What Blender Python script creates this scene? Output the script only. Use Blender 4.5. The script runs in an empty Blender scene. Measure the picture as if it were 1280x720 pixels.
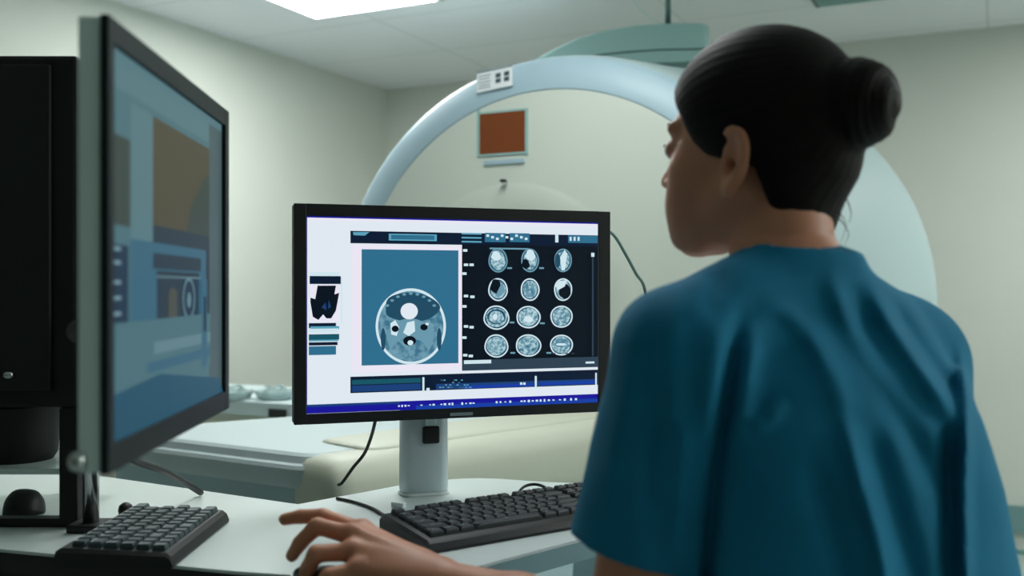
import bpy, bmesh, math, random
import numpy as np
from mathutils import Vector, Matrix
random.seed(7)
rng = np.random.default_rng(7)
C = bpy.context.scene.collection
HC = 1.18            # camera height above the floor
F = 1280 * 35 / 36   # focal length in pixels
PI = math.pi
DESK = -0.34         # desk top relative to the camera height

# ------------------------------------------------------------ helpers
def W(x, y, z):
    """coordinates measured from the lens height -> world"""
    return Vector((x, y, z + HC))

def at(px, py, d):
    return W((px - 640) / F * d, d, (360 - py) / F * d)

def srgb(r, g, b):
    f = lambda c: ((c / 255 + .055) / 1.055) ** 2.4 if c > 10.3 else c / 255 / 12.92
    return (f(r), f(g), f(b), 1)

def mat(name, col, rough=.5, metal=0, spec=.5, bump=0, bscale=60, var=0, vscale=8, emit=None, estr=1, trans=0, alpha=1, sheen=0, sss=0, stretch=None, coat=0):
    m = bpy.data.materials.new(name); m.use_nodes = True
    nt = m.node_tree; b = nt.nodes['Principled BSDF']
    b.inputs['Base Color'].default_value = col
    b.inputs['Roughness'].default_value = rough
    b.inputs['Metallic'].default_value = metal
    b.inputs['Specular IOR Level'].default_value = spec
    b.inputs['Transmission Weight'].default_value = trans
    b.inputs['Sheen Weight'].default_value = sheen
    b.inputs['Coat Weight'].default_value = coat
    if sss:
        b.inputs['Subsurface Weight'].default_value = sss
        b.inputs['Subsurface Radius'].default_value = (.01, .004, .002)
        b.inputs['Subsurface Scale'].default_value = 1
    if emit:
        b.inputs['Emission Color'].default_value = emit
        b.inputs['Emission Strength'].default_value = estr
    tc = nt.nodes.new('ShaderNodeTexCoord')
    vec = tc.outputs['Object']
    if stretch:
        mp = nt.nodes.new('ShaderNodeMapping'); mp.inputs['Scale'].default_value = stretch
        nt.links.new(vec, mp.inputs['Vector']); vec = mp.outputs['Vector']
    if var:
        n = nt.nodes.new('ShaderNodeTexNoise'); n.inputs['Scale'].default_value = vscale; n.inputs['Detail'].default_value = 4
        nt.links.new(vec, n.inputs['Vector'])
        r = nt.nodes.new('ShaderNodeValToRGB')
        r.color_ramp.elements[0].position = .3; r.color_ramp.elements[1].position = .7
        r.color_ramp.elements[0].color = tuple(c * (1 - var) for c in col[:3]) + (1,)
        r.color_ramp.elements[1].color = tuple(min(1, c * (1 + var)) for c in col[:3]) + (1,)
        nt.links.new(n.outputs['Fac'], r.inputs['Fac']); nt.links.new(r.outputs['Color'], b.inputs['Base Color'])
    if bump:
        n2 = nt.nodes.new('ShaderNodeTexNoise'); n2.inputs['Scale'].default_value = bscale; n2.inputs['Detail'].default_value = 3
        nt.links.new(vec, n2.inputs['Vector'])
        bp = nt.nodes.new('ShaderNodeBump'); bp.inputs['Strength'].default_value = bump; bp.inputs['Distance'].default_value = .002
        nt.links.new(n2.outputs['Fac'], bp.inputs['Height']); nt.links.new(bp.outputs['Normal'], b.inputs['Normal'])
    return m

def scr(name, col, s=1.0):
    """a lit colour on a display"""
    return mat(name, (.01, .01, .012, 1), rough=.45, spec=.12, emit=col, estr=s * .74)

def scr_noise(name, c0, c1, scale, s=1.0):
    m = scr(name, c0, s); nt = m.node_tree; b = nt.nodes['Principled BSDF']
    tc = nt.nodes.new('ShaderNodeTexCoord'); n = nt.nodes.new('ShaderNodeTexNoise')
    n.inputs['Scale'].default_value = scale; n.inputs['Detail'].default_value = 3
    nt.links.new(tc.outputs['Object'], n.inputs['Vector'])
    r = nt.nodes.new('ShaderNodeValToRGB'); r.color_ramp.elements[0].position = .38; r.color_ramp.elements[1].position = .62
    r.color_ramp.elements[0].color = c0; r.color_ramp.elements[1].color = c1
    nt.links.new(n.outputs['Fac'], r.inputs['Fac']); nt.links.new(r.outputs['Color'], b.inputs['Emission Color'])
    return m

def tag(o, label=None, cat=None, group=None, kind=None):
    if label: o['label'] = label
    if cat: o['category'] = cat
    if group: o['group'] = group
    if kind: o['kind'] = kind
    return o

def empty(name, loc):
    o = bpy.data.objects.new(name, None); C.objects.link(o); o.location = loc; o.empty_display_size = .05
    return o

def link_mesh(name, me, mats, parent=None, smooth=False, auto=None):
    if not isinstance(mats, (list, tuple)): mats = [mats]
    for m in mats: me.materials.append(m)
    o = bpy.data.objects.new(name, me); C.objects.link(o)
    if parent is not None:
        off = Vector(parent.location)
        pp = parent.parent
        while pp is not None: off = off + Vector(pp.location); pp = pp.parent
        me.transform(Matrix.Translation(-off)); o.parent = parent
    else:
        # origin at the base centre of the mesh
        co = [v.co for v in me.vertices]
        if co:
            mn = [min(v[i] for v in co) for i in range(3)]; mx = [max(v[i] for v in co) for i in range(3)]
            b = Vector(((mn[0] + mx[0]) / 2, (mn[1] + mx[1]) / 2, mn[2]))
            me.transform(Matrix.Translation(-b)); o.location = b
    if smooth:
        for p in me.polygons: p.use_smooth = True
    if auto is not None:
        for p in me.polygons: p.use_smooth = True
        me.set_sharp_from_angle(angle=math.radians(auto))
    return o

def obj(name, bm, mats, parent=None, smooth=False, auto=None):
    me = bpy.data.meshes.new(name)
    bmesh.ops.recalc_face_normals(bm, faces=bm.faces)
    bm.to_mesh(me); bm.free()
    return link_mesh(name, me, mats, parent, smooth, auto)

def frame(ang):
    """x axis turned by ang (from +x towards +y), returns a 4x4 rotation"""
    return Matrix.Rotation(ang, 4, 'Z')

def box(bm, c, s, rot=None, bevel=0, seg=2, mi=0):
    r = bmesh.ops.create_cube(bm, size=1.0)
    vs = r['verts']
    for v in vs: v.co = Vector((v.co.x * s[0], v.co.y * s[1], v.co.z * s[2]))
    fs = list({f for v in vs for f in v.link_faces})
    if bevel:
        es = list({e for v in vs for e in v.link_edges})
        rr = bmesh.ops.bevel(bm, geom=es, offset=bevel, segments=seg, affect='EDGES', profile=.5)
        vs = list({v for f in rr['faces'] for v in f.verts} | {v for v in vs if v.is_valid})
        fs = list({f for v in vs for f in v.link_faces})
    M = Matrix.Translation(Vector(c)) @ (rot if rot is not None else Matrix.Identity(4))
    for v in vs: v.co = M @ v.co
    for f in fs: f.material_index = mi
    return vs

def prism(bm, pts, z0, z1, mi=0):
    """vertical prism over a polygon (x, y world)"""
    lo = [bm.verts.new((p[0], p[1], z0)) for p in pts]
    hi = [bm.verts.new((p[0], p[1], z1)) for p in pts]
    n = len(pts)
    fs = [bm.faces.new(lo[::-1]), bm.faces.new(hi)]
    for i in range(n): fs.append(bm.faces.new((lo[i], lo[(i + 1) % n], hi[(i + 1) % n], hi[i])))
    for f in fs: f.material_index = mi
    return lo + hi

def loft(bm, rings, cap0=True, cap1=True, closed=True, mi=0, mis=None):
    R = [[bm.verts.new(p) for p in r] for r in rings]
    n = len(R[0])
    for k, (a, b) in enumerate(zip(R, R[1:])):
        for i in range(n if closed else n - 1):
            f = bm.faces.new((a[i], a[(i + 1) % n], b[(i + 1) % n], b[i]))
            f.material_index = mis[k] if mis else mi
    if cap0: bm.faces.new(R[0][::-1]).material_index = mis[0] if mis else mi
    if cap1: bm.faces.new(R[-1]).material_index = mis[-1] if mis else mi
    return R

def catmull(pts, n=8):
    P = [Vector(p) for p in pts]; P = [P[0] * 2 - P[1]] + P + [P[-1] * 2 - P[-2]]
    out = []
    for i in range(1, len(P) - 2):
        for k in range(n):
            t = k / n
            out.append(.5 * ((2 * P[i]) + (P[i + 1] - P[i - 1]) * t + (2 * P[i - 1] - 5 * P[i] + 4 * P[i + 1] - P[i + 2]) * t * t + (-P[i - 1] + 3 * P[i] - 3 * P[i + 1] + P[i + 2]) * t ** 3))
    out.append(P[-2]); return out

def tube(bm, pts, r, n=10, curve=True, mi=0):
    P = catmull(pts) if curve and len(pts) > 2 else [Vector(p) for p in pts]
    rings = []; up = Vector((0, 0, 1)); prev = None
    for i, p in enumerate(P):
        t = (P[min(i + 1, len(P) - 1)] - P[max(i - 1, 0)]).normalized()
        if prev is None:
            a = t.cross(up)
            if a.length < .1: a = t.cross(Vector((1, 0, 0)))
        else: a = prev - t * prev.dot(t)
        a.normalize(); prev = a; b = t.cross(a)
        rr = r(i / max(1, len(P) - 1)) if callable(r) else r
        rings.append([p + (a * math.cos(2 * PI * k / n) + b * math.sin(2 * PI * k / n)) * rr for k in range(n)])
    loft(bm, rings, mi=mi)

def lathe(bm, c, prof, n=32, mi=0):
    rings = [[Vector((c[0] + r * math.cos(2 * PI * k / n), c[1] + r * math.sin(2 * PI * k / n), c[2] + z)) for k in range(n)] for r, z in prof]
    loft(bm, rings, mi=mi)

# ------------------------------------------------------------ signed-distance modelling (people)
class Field:
    def __init__(s, lo, hi, h):
        s.lo = np.array(lo, float); s.h = h
        s.n = np.ceil((np.array(hi) - s.lo) / h).astype(int) + 1
        s.a = np.ones(s.n, np.float32)
    def block(s, lo, hi):
        i0 = np.clip(np.floor((np.array(lo) - s.lo) / s.h).astype(int), 0, s.n)
        i1 = np.clip(np.ceil((np.array(hi) - s.lo) / s.h).astype(int) + 1, 0, s.n)
        sl = tuple(slice(a, b) for a, b in zip(i0, i1))
        ax = [s.lo[k] + s.h * np.arange(i0[k], i1[k]) for k in range(3)]
        X, Y, Z = np.meshgrid(*ax, indexing='ij')
        return sl, np.stack([X, Y, Z], -1)
    def op(s, lo, hi, fn, k=.01, mode='u'):
        m = max(k, .004) + 2 * s.h
        sl, P = s.block(np.array(lo) - m, np.array(hi) + m)
        if min(P.shape[:3]) == 0: return
        d = fn(P).astype(np.float32); a = s.a[sl]
        if mode == 'u': s.a[sl] = smin(a, d, k)
        elif mode == 's': s.a[sl] = -smin(-a, d, k)
        elif mode == 'i': s.a[sl] = -smin(-a, -d, k)
    def mesh(s, name):
        a = s.a; ins = a < 0
        nx, ny, nz = a.shape
        acc = np.zeros((nx - 1, ny - 1, nz - 1, 3), np.float32); cnt = np.zeros((nx - 1, ny - 1, nz - 1), np.float32)
        def cell(dx, dy, dz): return a[dx:nx - 1 + dx, dy:ny - 1 + dy, dz:nz - 1 + dz]
        cs = [(i, j, k) for i in (0, 1) for j in (0, 1) for k in (0, 1)]
        c0 = cell(0, 0, 0) < 0; mixed = np.zeros_like(c0)
        for c in cs[1:]: mixed |= (cell(*c) < 0) != c0
        I = np.argwhere(mixed)
        vals = {c: a[I[:, 0] + c[0], I[:, 1] + c[1], I[:, 2] + c[2]] for c in cs}
        pos = np.zeros((len(I), 3)); cn = np.zeros(len(I))
        for c in cs:
            for ax in range(3):
                if c[ax] == 0:
                    e = list(c); e[ax] = 1; e = tuple(e)
                    va, vb = vals[c], vals[e]; x = (va < 0) != (vb < 0)
                    t = np.where(x, va / np.where(x, va - vb, 1), 0)
                    p = np.tile(np.array(c, float), (len(I), 1)); p[:, ax] += t
                    pos[x] += p[x]; cn[x] += 1
        pos = pos / cn[:, None]
        V = s.lo + s.h * (I + pos)
        idx = -np.ones(mixed.shape, np.int64); idx[mixed] = np.arange(len(I))
        faces = []
        for ax in range(3):
            sl0 = [slice(None)] * 3; sl1 = [slice(None)] * 3; sl0[ax] = slice(0, -1); sl1[ax] = slice(1, None)
            A, B = ins[tuple(sl0)], ins[tuple(sl1)]
            E = np.argwhere(A != B)
            o1, o2 = [(1, 2), (2, 0), (0, 1)][ax]
            ok = (E[:, o1] > 0) & (E[:, o2] > 0) & (E[:, o1] < a.shape[o1] - 1) & (E[:, o2] < a.shape[o2] - 1)
            E = E[ok]; inside = A[tuple(E.T)]
            def g(d1, d2):
                Q = E.copy(); Q[:, o1] -= d1; Q[:, o2] -= d2; return idx[tuple(Q.T)]
            q = np.stack([g(1, 1), g(0, 1), g(0, 0), g(1, 0)], -1)
            q[~inside] = q[~inside][:, ::-1]
            faces.append(q)
        Fq = np.concatenate(faces)
        # a little smoothing
        for _ in range(2):
            S = np.zeros_like(V); N = np.zeros(len(V))
            for i in range(4):
                np.add.at(S, Fq[:, i], V[Fq[:, (i + 1) % 4]]); np.add.at(N, Fq[:, i], 1)
                np.add.at(S, Fq[:, i], V[Fq[:, (i - 1) % 4]]); np.add.at(N, Fq[:, i], 1)
            V = V * .5 + .5 * S / np.maximum(N, 1)[:, None]
        me = bpy.data.meshes.new(name)
        V = V + np.array([0, 0, HC])
        me.from_pydata(V.tolist(), [], Fq.tolist()); me.update()
        return me

def smin(a, b, k):
    h = np.clip(.5 + .5 * (b - a) / k, 0, 1)
    return b + (a - b) * h - k * h * (1 - h)

def f_caps(a, b, ra, rb):
    a = np.array(a, float); b = np.array(b, float)
    def fn(P):
        pa = P - a; ba = b - a; h = np.clip((pa @ ba) / (ba @ ba), 0, 1)
        return np.linalg.norm(pa - h[..., None] * ba, axis=-1) - (ra + (rb - ra) * h)
    return fn

def f_ell(c, r, R=None):
    c = np.array(c, float); r = np.array(r, float)
    def fn(P):
        q = P - c
        if R is not None: q = q @ R.T
        k0 = np.linalg.norm(q / r, axis=-1); k1 = np.linalg.norm(q / r ** 2, axis=-1)
        return k0 * (k0 - 1) / np.maximum(k1, 1e-6)
    return fn

def caps(fd, a, b, ra, rb, k=.008, mode='u'):
    lo = np.minimum(np.array(a) - ra, np.array(b) - rb); hi = np.maximum(np.array(a) + ra, np.array(b) + rb)
    fd.op(lo, hi, f_caps(a, b, ra, rb), k, mode)

def ell(fd, c, r, R=None, k=.008, mode='u'):
    m = max(r); c = np.array(c, float)
    fd.op(c - m, c + m, f_ell(c, r, R), k, mode)

# ------------------------------------------------------------ materials
M = dict(
    wall=mat('wall_paint', srgb(206, 208, 199), .8, bump=.1, bscale=90, var=.02, vscale=2),
    wall_dark=mat('control_room_paint', srgb(150, 165, 162), .9),
    ceil=mat('ceiling_paint', srgb(228, 230, 232), .85),
    floor=mat('vinyl_floor', srgb(176, 190, 184), .4, var=.05, vscale=5),
    guard=mat('wall_guard', srgb(110, 145, 145), .5),
    desk=mat('white_laminate', srgb(208, 218, 216), .32, var=.015, vscale=3),
    edge=mat('blue_grey_edge', srgb(130, 160, 165), .5),
    black=mat('black_plastic', srgb(16, 19, 20), .5, bump=.1, bscale=400),
    black2=mat('black_enamel', srgb(7, 9, 10), .6),
    bezel=mat('dark_bezel', srgb(20, 30, 32), .5, spec=.25),
    key=mat('key_plastic', srgb(34, 42, 44), .45),
    key2=mat('key_plastic_grey', srgb(62, 78, 80), .45),
    legend=mat('key_legend', srgb(150, 165, 170), .6),
    silver=mat('silver_plastic', srgb(214, 232, 228), .42),
    post=mat('pale_metal', srgb(190, 204, 208), .35, metal=.2),
    chrome=mat('chrome', srgb(190, 195, 195), .2, metal=1),
    gface=mat('scanner_face', srgb(206, 212, 202), .55),
    gring=mat('scanner_blue', srgb(164, 189, 201), .4),
    gside=mat('scanner_side', srgb(172, 190, 192), .5, spec=.3),
    brown=mat('brown_panel', srgb(122, 62, 26), .4, var=.05),
    white=mat('white_label', srgb(232, 236, 238), .5),
    grey=mat('grey_print', srgb(130, 145, 150), .6),
    dark=mat('dark_print', srgb(50, 75, 85), .6),
    couch=mat('couch_shell', srgb(190, 204, 206), .4),
    cream=mat('cream_vinyl', srgb(192, 194, 178), .5, bump=.15, bscale=40),
    bluegrey=mat('couch_base', srgb(176, 198, 206), .5),
    teal=mat('teal_housing', srgb(150, 186, 182), .5),
    rod=mat('rod_metal', srgb(90, 120, 115), .4, metal=.5),
    scrub=mat('scrub_cotton', srgb(18, 118, 154), .85, bump=.25, bscale=700, var=.05, vscale=30, spec=.25),
    skin=mat('skin', srgb(206, 138, 106), .5, bump=.1, bscale=300, var=.06, vscale=25, sss=.12),
    hair=mat('dark_hair', srgb(17, 11, 9), .6, spec=.14, bump=.3, bscale=60, var=.4, vscale=30, stretch=(1, 1, 8)),
    tie=mat('hair_tie', srgb(80, 110, 115), .5),
    glass=mat('clear_plastic', srgb(215, 232, 232), .15, trans=.7),
    pad=mat('mouse_pad', srgb(60, 95, 105), .8, bump=.2, bscale=500),
    lamp=mat('lamp_diffuser', (1, 1, 1, 1), .5, emit=(.95, 1.0, .985, 1), estr=20.0),
    lamp_soft=mat('lamp_diffuser_dimmed', (1, 1, 1, 1), .5, emit=(.95, 1.0, .985, 1), estr=7.5),
    frame=mat('lamp_frame', srgb(220, 222, 222), .5),
    trouser=mat('scrub_trousers', srgb(20, 96, 126), .9, bump=.3, bscale=600),
    shoe=mat('shoe', srgb(225, 228, 228), .5),
)
# ceiling tile joints follow the room, faint
def ceiling_mat(ang):
    m = M['ceil']; nt = m.node_tree; b = nt.nodes['Principled BSDF']
    tc = nt.nodes.new('ShaderNodeTexCoord'); mp = nt.nodes.new('ShaderNodeMapping'); mp.inputs['Rotation'].default_value = (0, 0, ang)
    br = nt.nodes.new('ShaderNodeTexBrick'); br.offset = 0; br.inputs['Scale'].default_value = 1
    br.inputs['Brick Width'].default_value = 1.2; br.inputs['Row Height'].default_value = .6; br.inputs['Mortar Size'].default_value = .006
    br.inputs['Color1'].default_value = srgb(230, 230, 234); br.inputs['Color2'].default_value = srgb(228, 229, 232); br.inputs['Mortar'].default_value = srgb(210, 213, 214)
    nt.links.new(tc.outputs['Object'], mp.inputs['Vector']); nt.links.new(mp.outputs['Vector'], br.inputs['Vector']); nt.links.new(br.outputs['Color'], b.inputs['Base Color'])

# ------------------------------------------------------------ room
RA = math.radians(25.9)
a_ = Vector((math.sin(RA), math.cos(RA), 0)); b_ = Vector((math.cos(RA), -math.sin(RA), 0))   # a_: away, b_: along the back wall
CZ = HC + 1.17
corner = Vector((-.741, 5.87, 0))
ceiling_mat(RA)
def rm(ta, tb, z=0): return corner - a_ * ta + b_ * tb + Vector((0, 0, z))    # ta toward viewer, tb to the right
LA, LB = 8.6, 6.4
def slab(name, p, q, z0, z1, th, outward, m, kind='structure'):
    bm = bmesh.new(); o = outward * th
    prism(bm, [p, q, q + o, p + o], z0, z1)
    ob = obj(name, bm, m); ob['kind'] = kind; return ob
def poly_slab(name, tb0, z0, z1, m, ext=.15):
    bm = bmesh.new()
    prism(bm, [rm(-ext, -ext), rm(LA + ext, -ext), rm(LA + ext, LB + ext), rm(-ext, LB + ext)], z0, z1)
    ob = obj(name, bm, m); ob['kind'] = 'structure'; return ob
poly_slab('floor', 0, -.1, 0, M['floor'])
poly_slab('ceiling', 0, CZ, CZ + .1, M['ceil'])
slab('wall_back', rm(0, -.15), rm(0, LB + .15), 0, CZ, .12, a_, M['wall'])
slab('wall_left', rm(0, 0), rm(LA, 0), 0, CZ, .12, -b_, M['wall'])
slab('wall_right', rm(0, LB), rm(LA, LB), 0, CZ, .12, b_, M['wall'])
slab('wall_front', rm(LA, -.15), rm(LA, LB + .15), 0, CZ, .12, -a_, M['wall_dark'])
# wall guard rail running low along the back wall
bm = bmesh.new(); prism(bm, [rm(0, 1.0), rm(0, LB), rm(.03, LB), rm(.03, 1.0)], .10, .215)
g = obj('trim_1', bm, M['guard']); g['kind'] = 'structure'
bm = bmesh.new(); prism(bm, [rm(0, .02), rm(0, LB), rm(.012, LB), rm(.012, .02)], 0.0, .02)
g = obj('baseboard_back', bm, M['guard']); g['kind'] = 'structure'

# ceiling light panels
def lamp_panel(cpt, label, ln=1.2, lm='lamp'):
    """cpt = far-left corner of the panel"""
    e = empty('ceiling_light', Vector((cpt.x, cpt.y, CZ)))
    tag(e, label, 'light', 'ceiling light panels')
    q = [cpt, cpt + b_ * .6, cpt + b_ * .6 - a_ * ln, cpt - a_ * ln]
    bm = bmesh.new(); prism(bm, [Vector((p.x, p.y, 0)) for p in q], CZ - .012, CZ - .004)
    obj('diffuser', bm, M[lm], e)
    bm = bmesh.new()
    for i in range(4):
        p, r = q[i], q[(i + 1) % 4]; d = (r - p).normalized(); n = Vector((-d.y, d.x, 0))
        if (sum(q, Vector()) / 4 - p).dot(n) > 0: n = -n
        prism(bm, [p - d * .02, r + d * .02, r + d * .02 + n * .02, p - d * .02 + n * .02], CZ - .018, CZ - .001)
    obj('frame', bm, M['frame'], e)
L0 = Vector((-.838, 4.256, 0))
lamp_panel(L0, 'bright white rectangular ceiling light panel above the left of the scanner', .6)
lamp_panel(L0 + b_ * 1.35 - a_ * 1.15, 'bright ceiling light panel above the patient couch and scanner', .8, 'lamp_soft')
lamp_panel(L0 + b_ * 4.6 - a_ * .3, 'bright ceiling light panel at the right end of the room')

lamp_panel(L0 + b_ * 3.15 + a_ * .95, 'dimmer unseen fill panel added on the ceiling beside the back wall, right of the scanner', .9, 'lamp_soft')  # fill panel added out of view to brighten the right wall and ceiling
# small vent near the top right
vp = at(1062, -14, 4.0)
e = empty('ceiling_vent', Vector((vp.x, vp.y, CZ))); tag(e, 'dark teal ceiling vent above the right wall of the room', 'vent')
bm = bmesh.new(); c0 = Vector((at(1020, 2, 4.09).x, 4.09, 0))
prism(bm, [c0, c0 + b_ * .32, c0 + b_ * .32 - a_ * .32, c0 - a_ * .32], CZ - .02, CZ - .001)
obj('frame', bm, M['rod'], e)
bm = bmesh.new()
for i in range(6):
    s0 = c0 - a_ * (.03 + i * .047) + b_ * .02
    prism(bm, [s0, s0 + b_ * .28, s0 + b_ * .28 - a_ * .02, s0 - a_ * .02], CZ - .028, CZ - .019)
obj('slats', bm, M['teal'], e)

# ------------------------------------------------------------ scanner gantry
GY = math.radians(28)
gn = Vector((-math.sin(GY), -math.cos(GY), 0)); gr = Vector((math.cos(GY), -math.sin(GY), 0))
G = W(.098, 3.04, -.098)
def gring(s, w, h, p=2.0, n=96, dx=0.0):
    out = []
    for k in range(n):
        t = 2 * PI * k / n; c, sn = math.cos(t), math.sin(t)
        x = w * math.copysign(abs(c) ** (2 / p), c); z = h * math.copysign(abs(sn) ** (2 / p), sn)
        v = G - gn * s + gr * (x + dx) + Vector((0, 0, z))
        out.append(Vector((v.x, v.y, max(v.z, .012))))
    return out
scanner = empty('ct_scanner', Vector((G.x, G.y, 0)))
tag(scanner, 'large round white and pale blue scanner gantry behind the desk monitor', 'scanner')
bm = bmesh.new()
BX = dict(dx=-.115)
loft(bm, [gring(.72, .26, .26, **BX), gring(.10, .26, .26, **BX), gring(.02, .275, .275, **BX), gring(.001, .30, .30, **BX), gring(-.002, .415, .415, **BX), gring(-.0005, .420, .420, **BX), gring(0, .428, .428, **BX), gring(.0, .690, .690), gring(.001, .701, .701), gring(.006, .703, .703)], cap0=False, cap1=False)
obj('front_face', bm, M['gface'], scanner, auto=40)
bm = bmesh.new()
loft(bm, [gring(.006, .703, .703), gring(.001, .706, .706), gring(.001, .715, .715), gring(.016, .792, .792), gring(.030, .806, .806), gring(.05, .81, .81)], cap0=False, cap1=False)
obj('front_ring', bm, M['gring'], scanner, auto=40)
bm = bmesh.new()
loft(bm, [gring(.05, .81, .81), gring(.056, .815, .815), gring(.10, .828, .825), gring(.30, .90, .845, 2.08), gring(.55, .98, .87, 2.15), gring(.75, 1.025, .892, 2.2), gring(.83, 1.04, .895, 2.2), gring(.88, 1.02, .875, 2.2), gring(.90, .97, .83, 2.2), gring(.90, .26, .26, **BX), gring(.72, .26, .26, **BX)], cap0=False, cap1=False)
obj('housing', bm, M['gside'], scanner, auto=40)
bm = bmesh.new()
cc = G - gn * .48
box(bm, (cc.x, cc.y, .13), (1.5, .72, .26), frame(-GY), .03)
obj('plinth', bm, M['gside'], scanner)

def on_face(px, py, s=0.0):
    """point on the gantry's front plane moved out by s"""
    d = Vector(((px - 640) / F, 1, (360 - py) / F)); o = Vector((0, 0, HC)); p0 = G + gn * s
    t = (p0 - o).dot(gn) / d.dot(gn); return o + d * t
def face_quad(bm, x0, y0, x1, y1, s0, s1, mi=0, skew=0):
    A, B = on_face(x0, (y0 + y1) / 2, s0), on_face(x1, (y0 + y1) / 2, s0)
    zt, zb = on_face((x0 + x1) / 2, y0, s0).z, on_face((x0 + x1) / 2, y1, s0).z
    c = (A + B) / 2; w = (B - A).length; c.z = (zt + zb) / 2
    box(bm, c + gn * (s1 - s0) / 2, (w, s1 - s0, zt - zb), frame(-GY), 0, mi=mi)
bm = bmesh.new(); face_quad(bm, 599, 140, 658, 192, .001, .004); obj('display_panel', bm, M['brown'], scanner)
bm = bmesh.new()
for q in ((597, 138, 660, 140.5), (597, 191.5, 660, 194), (597, 138, 600, 194), (657, 138, 660, 194)): face_quad(bm, *q, .001, .005)
obj('display_frame', bm, M['teal'], scanner)
bm = bmesh.new(); face_quad(bm, 606, 200, 656, 205, .001, .008); obj('indicator_slot', bm, M['gring'], scanner)
bm = bmesh.new(); box(bm, on_face(629, 226, .02), (.018, .02, .009), frame(-GY), .003); obj('laser_port', bm, M['black'], scanner)
# label on the blue ring
lab_c = on_face(618, 99, .0); tilt = Matrix.Rotation(math.atan2(-.035, .09) * .0, 4, 'X')
lean = Matrix.Rotation(math.radians(-10), 4, 'X')
roll = Matrix.Rotation(math.radians(-5), 4, 'Y')
Lr = frame(-GY) @ roll @ lean
lab_c = G + gr * ((lab_c - G).dot(gr)) + Vector((0, 0, (lab_c - G).z)) - gn * .009
bm = bmesh.new()
box(bm, lab_c + gn * .008, (.128, .003, .066), Lr)
box(bm, lab_c + gn * .008 + Lr @ Vector((0, -.001, .033)), (.128, .004, .006), Lr, mi=1)
for i, z in enumerate((.018, .008, -.003, -.013, -.022)):
    box(bm, lab_c + gn * .008 + Lr @ Vector((-.036, -.002, z)), (.045 - .006 * (i % 2), .001, .003), Lr, mi=1)
for x in (.014, .044):
    for z in (.010, -.008):
        box(bm, lab_c + gn * .008 + Lr @ Vector((x, -.002, z)), (.018, .001, .014), Lr, mi=2)
obj('warning_label', bm, [M['white'], M['grey'], M['dark']], scanner)

# ------------------------------------------------------------ suspended housing above the scanner
pend = empty('ceiling_pendant', at(835, -30, 3.6)); tag(pend, 'teal curved equipment housing hanging on a thin rod above the scanner', 'pendant')
bm = bmesh.new()
prof = [(672, 72), (690, 62), (720, 48), (755, 37.5), (795, 31), (835, 28.5), (872, 28), (883, 29), (887, 33), (888, 75), (880, 78), (780, 82), (700, 80), (676, 77)]
dd = 3.62
def prow(d, k=1.0):
    out = []
    for x, y in prof:
        p = at(x, y, dd); c = at(790, 56, dd)
        v = c + (p - c) * k; out.append(Vector((v.x, d, v.z)))
    return out
loft(bm, [prow(dd - .005, .93), prow(dd + .01, 1.0), prow(dd + .16, 1.0), prow(dd + .19, .93)])
obj('housing', bm, M['teal'], pend, auto=35)
bm = bmesh.new()
tube(bm, [at(722, 73, dd - .006), at(765, 67, dd - .006), at(820, 62.5, dd - .006), at(880, 61, dd - .006)], .0035, 6)
obj('seam', bm, M['rod'], pend)
bm = bmesh.new(); tp = at(835, 30, dd + .08); tube(bm, [tp, Vector((tp.x, tp.y, CZ))], .011, 12, False)
obj('rod', bm, M['rod'], pend, smooth=True)
bm = bmesh.new(); tube(bm, [at(826, 31, dd + .08), at(800, 12, dd + .08), Vector((at(770, -10, dd + .08).x, dd + .08, CZ))], .003, 6, False)
obj('stay_wire', bm, M['silver'], pend)

# ------------------------------------------------------------ patient couch
couch = empty('patient_couch', W(-.2, 2.5, -HC)); tag(couch, 'white patient couch with cream vinyl side leading into the scanner', 'couch')
cd = Vector((.70, .714, 0)).normalized(); cl = Vector((-.855, .517, 0)).normalized(); cn = Vector((cd.y, -cd.x, 0))
C0 = W(-.415, 2.03, -.345)
def cp(s, t, z): p = C0 + cd * s + cl * t; return Vector((p.x, p.y, p.z + z))
bm = bmesh.new()
def rounded(pts, r, n=6):
    out = []; N = len(pts)
    for i, p in enumerate(pts):
        a, b = pts[i - 1], pts[(i + 1) % N]; u = (a - p).normalized() * r; v = (b - p).normalized() * r
        for k in range(n + 1):
            t = k / n; out.append(p + u * (1 - t) ** 2 + v * t ** 2)
    return out
base_poly = rounded([cp(0, 0, 0), cp(0, .72, 0), cp(.95, .50, 0), cp(.95, 0, 0)], .05)
cen = sum(base_poly, Vector()) / len(base_poly)
def inset(k, dz): return [Vector((cen.x + (p.x - cen.x) * k, cen.y + (p.y - cen.y) * k, C0.z + dz)) for p in base_poly]
loft(bm, [inset(.93, -.075), inset(.985, -.070), inset(1.0, -.055), inset(1.0, -.03), inset(.99, -.022), inset(.96, -.020), inset(.95, -.006), inset(.93, .0)])
obj('table_top', bm, M['couch'], couch, auto=30)
bm = bmesh.new(); loft(bm, [inset(.86, -.84), inset(.86, -.6), inset(.93, -.072)]); obj('pedestal', bm, M['bluegrey'], couch, auto=30)
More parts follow.
